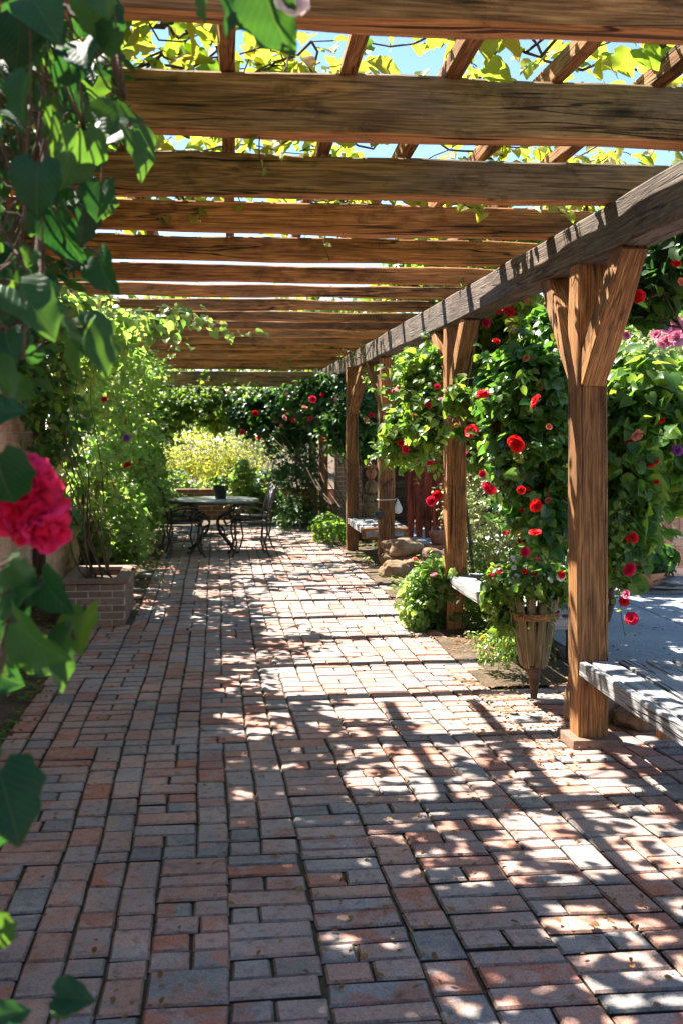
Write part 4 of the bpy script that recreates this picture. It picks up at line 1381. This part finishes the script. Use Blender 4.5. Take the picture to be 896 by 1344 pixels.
# ================================================================== FAR ARCH
bl = [UB(440, 530, 17.5, 60, 36, .45), UB(385, 545, 19, 50, 34, .4), UB(470, 560, 16.2, 40, 40, .35), UB(345, 545, 19.6, 40, 26, .35)]
plant('climbing_rose', 'dark climber dotted with pink and red roses arching over the fourth post', 'climbing plant', (2.15, 16.2, 0), bl, 6800, .085, 'deep', kind='round', gap=-.04, fr=2.4, sprigs=60, sprig_len=.4,
      flowers=NP((375, 519, 18.2, 'magenta', .11), (410, 524, 16.6, 'magenta', .11), (335, 543, 18.9, 'red', .15), (319, 568, 19, 'magenta', .13), (340, 575, 18.8, 'magenta', .10), (393, 534, 18, 'pink', .09), (373, 540, 18.4, 'red', .09), (374, 548, 18.3, 'pink', .09),
                 (386, 551, 18, 'magenta', .10), (369, 558, 18.4, 'salmon', .07), (360, 554, 18.5, 'pink', .08), (383, 540, 18.2, 'red', .08), (390, 552, 18, 'pink', .08), (408, 550, 16.6, 'magenta', .08), (400, 535, 16.8, 'salmon', .08), (440, 525, 15.7, 'pink', .07), (475, 509, 15.2, 'magenta', .12),
                 (423, 518, 16, 'magenta', .08), (480, 551, 15.2, 'salmon', .10), (487, 545, 15.2, 'magenta', .08), (424, 577, 15.8, 'red', .09)), group='climbing roses along the pergola')
bl = [UB(392, 620, 18.8, 30, 60, .35), UB(400, 675, 18.4, 38, 26, .4), UB(372, 590, 19.2, 24, 50, .3)]
plant('climbing_vine', 'tangled dark vine hanging to the ground at the far right end of the pergola', 'climbing plant', (1.6, 18.8, 0), bl, 4600, .065, 'deep', gap=-.02, fr=3, sprigs=50, sprig_len=.4,
      stems=[((1.55 + .1 * k, 18.8, 0), tuple(U(375 + 9 * k, 560, 18.9)), .016) for k in range(5)])
bl = [UB(205, 545, 19.5, 34, 38, .4), UB(245, 532, 20, 34, 20, .35), UB(290, 540, 20.1, 26, 28, .3), UB(325, 530, 20.2, 30, 20, .35)]
plant('climbing_vine', 'dark leafy vine curtain hanging from the far end beam of the pergola', 'climbing plant', (-1.5, 19.8, 0), bl, 3300, .08, 'mid', kind='round', gap=.06, fr=3.2, sprigs=110, sprig_len=.45,
      stems=[((-1.5, 19.8, 0), (-1.3, 19.8, 2.4), .03), ((-1.35, 19.8, 2.4), (.9, 20.1, 2.45), .014)], flowers=NP((202, 578, 18.5, 'red', .13), (300, 515, 19.5, 'salmon', .07), (309, 545, 19.8, 'salmon', .08)))

# ================================================================== LEFT WALL CLIMBERS
inwall = lambda p: p[0] > -1.70
bl = [(-1.45, 9.6, 2.05, .20, .5, .55), (-1.42, 10.4, 1.9, .22, .5, .6), (-1.35, 10.0, 1.2, .20, .45, .5)]
st_ = []
for k in range(11):
    a = (random.uniform(-1.15, -.9), random.uniform(9.7, 10.3), .33); b_ = (random.uniform(-1.6, -1.2), random.uniform(9.3, 10.9), random.uniform(1.3, 2.5))
    st_.append((a, b_, .009))
plant('climbing_vine', 'open twisting vine with dark leaves rising from the brick planter', 'climbing plant', (-1.02, 10.0, .33), bl, 1000, .075, 'deep2', kind='round', gap=.08, fr=3, stems=st_, sprigs=34, sprig_len=.35, box=inwall, stem_r=.008)
bl = [(-1.38, 11.6, 2.1, .26, .6, .45), (-1.32, 12.5, 1.3, .28, .6, .5), (-1.2, 13.6, 1.6, .34, .6, .5), (-1.2, 15.2, 1.5, .38, .7, .6), (-1.3, 13.2, 2.35, .42, .9, .3), (-1.25, 11.5, 1.15, .22, .5, .35), (-1.15, 13.2, .5, .36, .6, .42), (-1.1, 14.6, .75, .40, .7, .6), (-1.05, 12.6, .32, .25, .4, .26), (-1.2, 15.0, 2.4, .5, .8, .3), (-1.1, 15.9, .7, .4, .6, .6)]
plant('climbing_vine', 'thick sunlit light green vine spilling from the left brick wall beyond the planter', 'climbing plant', (-1.5, 13, 0), bl, 10500, .062, 'bright', kind='round', gap=.06, fr=3.4, sprigs=260, sprig_len=.4, box=inwall,
      flowers=[(p, k) for p, k in NP((137, 525, 11, 'red', .08), (146, 520, 11, 'salmon', .07), (110, 548, 11, 'cream', .09), (165, 575, 11.3, 'violet', .08), (168, 611, 11.4, 'red', .08), (148, 636, 11.2, 'red', .06), (120, 455, 11, 'salmon', .07), (175, 748, 9.6, 'magenta', .05), (95, 430, 10.2, 'magenta', .06))])
bl = [(-1.25, 16.8, 1.3, .42, .9, 1.1), (-1.35, 18.2, 1.4, .4, .9, 1.1)]
plant('climbing_vine', 'mid green vine on the far end of the left brick wall', 'climbing plant', (-1.5, 17.6, 0), bl, 4500, .075, 'mid', kind='round', gap=-.05, fr=2.4, sprigs=50, sprig_len=.4, box=inwall)
# spilling under the joists, left
bl = [(-1.2, 8.6, 2.52, .35, 1.0, .16), (-.95, 9.9, 2.55, .50, .8, .14), (-.55, 10.0, 2.62, .35, .25, .05), (-1.2, 11.4, 2.5, .45, 1.0, .2)]
ex = [sprig((-.6, 10, 2.66), (.42, 9.75, 2.50), .10, 14, 'lobed', sag=.04), sprig((-.5, 9.3, 2.68), (.05, 9.2, 2.52), .10, 9, 'lobed'), sprig((-.9, 10, 2.6), (-.2, 9.7, 2.36), .09, 12, 'lobed'), sprig((-.9, 9.2, 2.6), (-.1, 8.9, 2.63), .09, 9, 'lobed')]
plant('climbing_vine', 'light green vine creeping along the underside of the joists at left', 'climbing plant', (-1.5, 9.6, 2.3), bl, 1500, .075, 'bright', kind='round', gap=.0, fr=3, sprigs=36, sprig_len=.3, box=inwall, extra=ex, stem_r=.006)

# ================================================================== ROOF VINES
def roof_vine(label, regions, cat='climbing plant', seed=3, mat='grape', base=(-1.5, 4, 2.9), size=.10, hang=()):
    """regions: (x0,x1,y0,y1,z,count)"""
    t = thing('grape_vine', label, cat, base)
    org = np.array(base)
    sets = []
    mb = MB()
    rr = np.random.default_rng(seed)
    seen = []
    for (x0, x1, y0, y1, z, n) in regions:
        k = max(3, n // 26)
        done = 0
        for _ in range(k):
            a = rr.uniform(0, 2 * math.pi)
            p0 = np.array([rr.uniform(x0, x1), rr.uniform(y0, y1), z + rr.uniform(-.02, .12)])
            L = rr.uniform(.5, 1.3)
            p1 = p0 + np.array([math.cos(a) * L, math.sin(a) * L, rr.uniform(-.05, .28)])
            p1[0] = min(max(p1[0], x0 - .1), x1 + .15); p1[1] = min(max(p1[1], y0 - .1), y1 + .15)
            pts = path_pts(p0, p1, -.03, .16, 12)
            if seen:
                nb = min(seen, key=lambda w_: (w_ - Vector(p0)).length)
                cp = path_pts(nb, p0, 0, .05, 6); cp[-1] = Vector(pts[2])
                mb.tube([p - Vector(org) for p in cp], .006, 5)
            seen += pts[::3]
            mb.tube([p - Vector(org) for p in pts], [.007 * (1 - .6 * i / 12) for i in range(13)], 5)
            m = int(n / k)
            tt = rr.uniform(0, 1, m)
            P = []; 
            for q in tt:
                f = q * 12; i = min(int(f), 11)
                P.append(np.array(pts[i].lerp(pts[i + 1], f - i)) + rr.normal(size=3) * np.array([.07, .07, .06]))
            Nn = np.array([0, -.15, .8]) + rr.normal(size=(m, 3)) * .55
            Dd = rr.normal(size=(m, 3)) + np.array([0, -.2, -.3])
            sets.append((P, Nn, Dd, size * rr.uniform(.5, 1.1, m), 'lobed'))
    for h in hang:
        pts, s_ = sprig(*h)
        nb = min(seen, key=lambda w_: (w_ - pts[0]).length)
        cp = path_pts(nb, pts[0], 0, .03, 5); cp[-1] = pts[1]
        mb.tube([p - Vector(org) for p in cp], .005, 5)
        sets.append(s_)
        mb.tube([p - Vector(org) for p in pts], [.005 * (1 - .6 * i / len(pts)) for i in range(len(pts))], 5)
    leaf_obj('foliage', M[mat], sets, t, origin=org)
    mb.build('stem', M['bark'], t, smooth=True)
    return t


hg = [(U(300, 120, 4.3), U(352, 215, 4.05), .085, 8, 'lobed'), (U(300, 120, 4.3), U(292, 165, 4.1), .09, 4, 'lobed'), (U(372, 100, 4.2), U(345, 170, 4.1), .06, 5, 'lobed'),
      (U(600, 260, 5.9), U(640, 282, 5.8), .09, 6, 'lobed'), (U(700, 262, 5.9), U(750, 280, 5.8), .10, 6, 'lobed'), (U(250, 262, 6.2), U(262, 290, 6.0), .10, 6, 'lobed'), (U(205, 258, 6.2), U(212, 285, 6), .09, 5, 'lobed'), (U(178, 255, 6.3), U(190, 268, 6.2), .09, 4, 'lobed'), (U(306, 258, 6.2), U(316, 272, 6.1), .08, 4, 'lobed'),
      (U(630, 355, 8.6), U(605, 372, 8.2), .09, 5, 'lobed'), (U(425, 315, 7), U(428, 345, 6.9), .07, 2, 'lobed')]
roof_vine('sprawling yellow green grape vine lying over the near joists of the pergola', [
    (-1.7, .2, 3.3, 4.3, 3.05, 380), (.2, 2.3, 3.2, 4.6, 3.10, 330), (-1.7, 2.4, 4.5, 5.6, 3.05, 800), (-1.7, 2.4, 5.6, 7.4, 3.05, 1250), (-1.7, 2.2, 7.3, 7.9, 3.0, 260),
    (.2, 2.3, 2.2, 3.2, 3.1, 160)], seed=5, hang=hg)
roof_vine('leafy vine mat covering the left third of the pergola roof', [(-1.7, -1.1, 3.2, 8.2, 3.05, 2300), (-1.7, -1.4, 8.2, 10.5, 3.0, 400), (-1.7, -.6, 4.2, 6.4, 3.1, 1000), (-1.7, -1.4, 10.5, 19.5, 3.0, 900)], seed=9, mat='mid', size=.12)
roof_vine('vine lying over the far joists of the pergola, with an added mat shading the patio', [(-1, 2.3, 15.0, 20.2, 3.0, 1900), (1.9, 2.6, 8.8, 13.0, 3.08, 1500), (-1.2, 1.9, 12.8, 15, 2.96, 650)], seed=12, mat='mid', size=.13, base=(1.5, 16, 2.9))  # right-edge mat added unseen to shade the patio; middle one thickened for shade

# ================================================================== FOREGROUND, upper left
def hero_vine(name, label, cat, base, items, stems, mat='hero', flowers=(), small=None, smallmat='mid'):
    """items: (px,py,d,size_px,tip angle deg (0 = right, 90 = up in the photo), tilt)"""
    t = thing(name, label, cat, tuple(base))
    org = np.array(base, float)
    ex = np.array([CA, -SA, 0]); ez = np.array([0, 0, 1.0]); ey = np.array([SA, CA, 0])
    P, Nn, Dd, S = [], [], [], []
    for it in items:
        px, py, d, sz, ang = it[:5]
        a = math.radians(ang)
        dd = ex * math.cos(a) + ez * math.sin(a) + ey * random.uniform(-.3, .3)
        nn = -ey * random.uniform(.35, 1.0) + ez * random.uniform(-.3, .9) + ex * random.uniform(-1, 1)
        L = sz * d / F
        P.append(U(px, py, d) - dd * L * .5); Nn.append(nn); Dd.append(dd); S.append(L)
    mb = MB()
    kinds = ['hero', 'hero2']
    sets = [(P[i::2], Nn[i::2], Dd[i::2], S[i::2], kinds[i]) for i in range(2) if len(P[i::2])]
    if small:
        for s_ in small: sets.append(s_)
    nodes = []
    for s_ in stems:
        pts = [U(*q) for q in s_[:-1]]
        dense = []
        for i in range(len(pts) - 1):
            seg = path_pts(pts[i], pts[i + 1], 0, .02, 6)
            seg[-1] = Vector(pts[i + 1]); dense += [x - Vector(org) for x in seg[:-1]]
        dense.append(Vector(pts[-1]) - Vector(org))
        mb.tube(dense, [s_[-1] * (1 - .5 * i / len(dense)) for i in range(len(dense))], 6)
        nodes += dense
    for p, dd, L in zip(P, Dd, S):                       # leaf stalks running back to the nearest stem
        a_ = Vector(p) + Vector(dd) * L * .04 - Vector(org)
        nb = min(nodes, key=lambda w_: (w_ - a_).length_squared)
        mid_ = (a_ + nb) / 2 + Vector((0, .03, -.02)) * min(1, (a_ - nb).length * 4)
        q_ = a_ - Vector(dd) * L * .15
        mb.tube([a_, q_, (q_ + mid_) / 2, mid_, nb], [.0012 + L * .004, .0014 + L * .004, .002, .0023, .003], 5)
    leaf_obj('foliage', M[mat], sets, t, origin=org)
    mb.build('stem', M['bark'], t, smooth=True)
    return t


rs = random.Random(4)
items = []
# dense dark mass filling the upper left
for k in range(185):
    u = rs.random() ** 1.3
    y = rs.uniform(-60, 470)
    wmax = 175 if y < 120 else (150 if y < 220 else 175 - (y - 220) * .45 if y < 330 else 75)
    x = -50 + u * (wmax + 30)
    items.append((x, y, rs.uniform(1.7, 2.8), rs.uniform(24, 48), rs.uniform(-140, -40)))
items += [(183, 200, 1.9, 62, -65), (155, 195, 1.95, 58, -120), (150, 155, 2.0, 62, 10), (130, 265, 2.0, 50, -95), (142, 360, 1.9, 56, -60), (125, 455, 1.7, 82, -50), (103, 460, 1.7, 74, -110), (40, 420, 1.6, 82, -70), (30, 60, 1.7, 68, -80), (75, 200, 1.8, 66, -100),
          (95, 310, 1.9, 70, -60), (120, 85, 1.8, 66, -70), (60, 30, 1.6, 68, -60), (160, 15, 1.7, 62, -70), (120, 20, 1.7, 62, -100), (40, 130, 1.6, 68, -85), (50, 250, 1.6, 66, -95), (105, 215, 1.75, 80, -90)]
sm = [blob_leaves([UB(30, 300, 3.0, 70, 120, .2), UB(60, 100, 3.2, 100, 120, .2), UB(20, 430, 3.2, 50, 90, .2)], 900, .055, 'small', gap=-.1, fr=5)]
hero_vine('climbing_vine', 'large dark leaved vine hanging down in the upper left corner close to the viewer', 'climbing plant', U(-120, -200, 2.2), items,
          [((-60, -80, 2.2), (20, 60, 2.1), (60, 200, 2.1), (50, 330, 2.0), (30, 470, 1.9), .010), ((-40, -60, 2.3), (90, 10, 2.2), (150, 60, 2.1), (165, 130, 2.0), .007), ((0, 120, 2.1), (80, 170, 2.0), (135, 185, 2.0), .005),
           ((0, 270, 2.0), (60, 310, 2.0), (95, 350, 2.0), .003), ((30, 250, 1.9), (110, 330, 1.95), (140, 345, 1.95), .003), ((20, 330, 1.8), (60, 400, 1.75), (100, 430, 1.7), .004)], small=sm)

# leaves dipping in at the top centre with the pale bloom
top = hero_vine('climbing_vine', 'three broad green leaves and a pale bloom dipping in at the top centre', 'climbing plant', U(330, -120, 1.7),
                [(350, 30, 1.5, 88, -85), (298, 12, 1.55, 58, -70), (268, 5, 1.6, 48, -110), (330, -30, 1.6, 70, -60)], [((330, -120, 1.7), (335, -50, 1.6), (345, -8, 1.55), .004), ((330, -120, 1.7), (300, -60, 1.6), (285, -10, 1.6), .003)])
flower(top, U(383, 6, 1.5), 'cream', .05)

# foreground rose with its bush at the lower left
ritems = []
for k in range(20):
    y = rs.choice((rs.uniform(600, 690), rs.uniform(750, 900), rs.uniform(760, 880)))
    x = rs.uniform(-70, 5 if y < 700 else 60)
    ritems.append((x, y, rs.uniform(1.35, 1.8), rs.uniform(36, 62), rs.uniform(-120, -10)))
ritems += [(40, 765, 1.35, 66, 20), (80, 775, 1.4, 58, -40), (100, 860, 1.35, 72, -75), (60, 835, 1.3, 88, -25), (118, 830, 1.4, 60, -80), (85, 880, 1.4, 60, -60), (20, 790, 1.35, 60, 60), (5, 640, 1.3, 85, -80),
           (10, 1060, 1.25, 95, -75), (2, 1105, 1.3, 60, -60), (0, 1230, 1.25, 50, -70), (98, 1312, 1.35, 46, -20), (85, 1325, 1.35, 38, -150), (5, 1335, 1.3, 50, 30), (-15, 960, 1.3, 80, -40), (15, 490, 1.6, 50, -30), (10, 540, 1.6, 46, 10), (25, 515, 1.8, 40, -60)]
rb = hero_vine('rose_bush', 'rose bush with one big crimson rose at the left edge close to the viewer', 'rose bush', U(-160, 2200, 1.5), ritems,
               [((-160, 2200, 1.5), (-90, 1500, 1.5), (-40, 1000, 1.45), (10, 820, 1.4), (100, 840, 1.4), .008), ((-90, 1500, 1.5), (-60, 900, 1.5), (-20, 700, 1.45), (30, 640, 1.45), .006), ((-90, 1500, 1.5), (0, 1400, 1.4), (80, 1330, 1.37), .004),
                ((-60, 900, 1.5), (-30, 560, 1.6), (10, 520, 1.65), .004), ((-90, 1500, 1.5), (-40, 1120, 1.3), (0, 1040, 1.27), .004), ((-90, 1500, 1.5), (-40, 1250, 1.3), (0, 1215, 1.27), .003), ((-40, 1000, 1.45), (20, 760, 1.38), (80, 770, 1.4), .004)])
def frilly_bloom(name, rad, n, mat, seed):
    rr = random.Random(seed)
    V, Fc = [], []
    for i in range(n):
        f = (i + .5) / n
        ph = math.acos(1 - 1.75 * f); th = 2.39996 * i + rr.uniform(-.3, .3)
        d = Vector((math.sin(ph) * math.cos(th), math.sin(ph) * math.sin(th), math.cos(ph)))
        tg = Vector((-math.sin(th), math.cos(th), 0))
        tg = (tg + d.cross(tg) * rr.uniform(-.9, .9)).normalized()
        bi = d.cross(tg)
        if rr.random() < .5: bi = -bi
        L = rad * rr.uniform(.85, 1.2) * (.8 + .3 * f); W = rad * rr.uniform(.38, .55)
        tilt = rr.uniform(.35, .95)
        b0 = len(V); ns, nw = 7, 8; fz = rr.uniform(0, 6)
        for a in range(ns + 1):
            s_ = a / ns
            w = W * (.25 + .95 * math.sin(math.pi * (s_ * .62 + .02)))
            for c in range(nw + 1):
                u = c / nw * 2 - 1
                out = L * s_
                cup = -L * tilt * s_ * s_ * .75 + W * u * u * .35
                rf = rad * .10 * s_ * s_ * math.sin(u * 7 + fz) + rad * .05 * s_ * math.sin(u * 13 + fz * 2)
                V.append(tuple(d * (out * (1 - .25 * u * u * s_) + rf * .6) + tg * (u * w) + bi * (cup + rf)))
        for a in range(ns):
            for c in range(nw):
                k = b0 + a * (nw + 1) + c
                Fc.append((k, k + 1, k + nw + 2, k + nw + 1))
    me = D.meshes.new(name); me.from_pydata(V, [], Fc); me.polygons.foreach_set('use_smooth', [True] * len(Fc)); me.materials.append(mat)
    return me


big = frilly_bloom('rose_bloom', .047, 85, M['herorose'], 17)
o = D.objects.new('flower', big); COL.objects.link(o); o.parent = rb
o.location = Vector(U(32, 648, 1.45)) - rb.location
o.rotation_mode = 'QUATERNION'; o.rotation_quaternion = Vector((.55, -.62, .1)).normalized().to_track_quat('Z', 'Y')
big2 = frilly_bloom('rose_bloom', .036, 55, M['herorose'], 23)
o = D.objects.new('flower', big2); COL.objects.link(o); o.parent = rb
o.location = Vector(U(54, 690, 1.43)) - rb.location
o.rotation_mode = 'QUATERNION'; o.rotation_quaternion = Vector((.5, -.7, -.5)).normalized().to_track_quat('Z', 'Y')

# ================================================================== GROUND LITTER
def litter(name, regions, n, size, mat, kind='small', zoff=.006):
    P, Nn, Dd, S = [], [], [], []
    tot = sum(r[-1] for r in regions)
    for (x0, x1, y0, y1, w) in regions:
        m = int(n * w / tot)
        c = 0
        while c < m:
            x, y = R.uniform(x0, x1), R.uniform(y0, y1)
            if nz((x, y, 0), 1.6, 3) + .4 * nz((x, y, 0), 5, 8) < R.uniform(-.25, .30): 
                if R.random() < .92: continue
            P.append((x, y, zoff + R.uniform(0, .008))); Nn.append(np.array([0, 0, 1]) + R.normal(size=3) * .28); Dd.append(R.normal(size=3) * np.array([1, 1, .1])); S.append(size * R.uniform(.4, 1.3)); c += 1
    o = leaf_obj(name, M[mat], [(P, Nn, Dd, S, kind)])
    return tag(o, kind='stuff')


o = litter('fallen_leaves', [(1.5, 2.5, 5.2, 9.0, 2.2), (1.6, 2.6, 9, 19, 3), (-1.7, -.95, 4, 18, 5), (.3, 3.4, 2.9, 6.6, 1.1), (-1.1, .6, 2.9, 8.5, .35), (2.7, 4.6, 6.2, 10, .8), (-1, 1.8, 3, 17, .5), (-1.1, -.62, 9.3, 17, 3.6), (-1.0, -.3, 9.5, 17, .6)], 8000, .030, 'litter')
tag(o, 'scattered dry brown leaves lying along the path edges', 'fallen leaves')
o = litter('weeds', [(-1.65, -1.12, 4.5, 9.4, 4), (-1.6, -1.0, 10.5, 18, 2), (1.8, 2.5, 9.2, 19, 3)], 3000, .05, 'mid', 'small', .02)
tag(o, 'low green weeds growing in the soil beside the path', 'weeds')

# ================================================================== CAMERA, LIGHT, WORLD
cam = D.cameras.new('camera')
co = D.objects.new('camera', cam); COL.objects.link(co)
co.location = (0, 0, EYE)
co.rotation_euler = (math.radians(90), 0, -A)
cam.sensor_width = 36; cam.sensor_fit = 'AUTO'
cam.lens = 36 * F / 1344
cam.shift_y = -(672 - HY) / 1344
cam.clip_start = .05; cam.clip_end = 500
cam.dof.use_dof = True; cam.dof.focus_distance = 6.5; cam.dof.aperture_fstop = cam.lens / 6.0
sc.camera = co

S_ = Vector((-.40, .40, .82)).normalized()
el = math.asin(S_.z); az = math.atan2(S_.x, S_.y)
sun = D.lights.new('sun', 'SUN'); so = D.objects.new('sun', sun); COL.objects.link(so)
sun.energy = 5.0; sun.angle = math.radians(.53); sun.color = (1, .93, .82)
so.rotation_mode = 'QUATERNION'; so.rotation_quaternion = S_.to_track_quat('Z', 'Y')
w = D.worlds.new('World'); sc.world = w; w.use_nodes = True
nt = w.node_tree
bg = nt.nodes['Background']
sky = nt.nodes.new('ShaderNodeTexSky'); sky.sky_type = 'NISHITA'; sky.sun_disc = False
sky.sun_elevation = el; sky.sun_rotation = az; sky.dust_density = 0.0; sky.ozone_density = 3.5; sky.air_density = .9
nt.links.new(sky.outputs[0], bg.inputs[0]); bg.inputs[1].default_value = .068

sc.view_settings.view_transform = 'Standard'
sc.view_settings.look = 'None'
sc.view_settings.exposure = 2.2
sc.view_settings.gamma = 1
sc.render.film_transparent = False
cy = sc.cycles
cy.use_denoising = True
try:
    cy.denoiser = 'OPENIMAGEDENOISE'
except Exception:
    pass
cy.max_bounces = 6; cy.diffuse_bounces = 4; cy.glossy_bounces = 2; cy.transmission_bounces = 4; cy.transparent_max_bounces = 4
cy.sample_clamp_indirect = 6
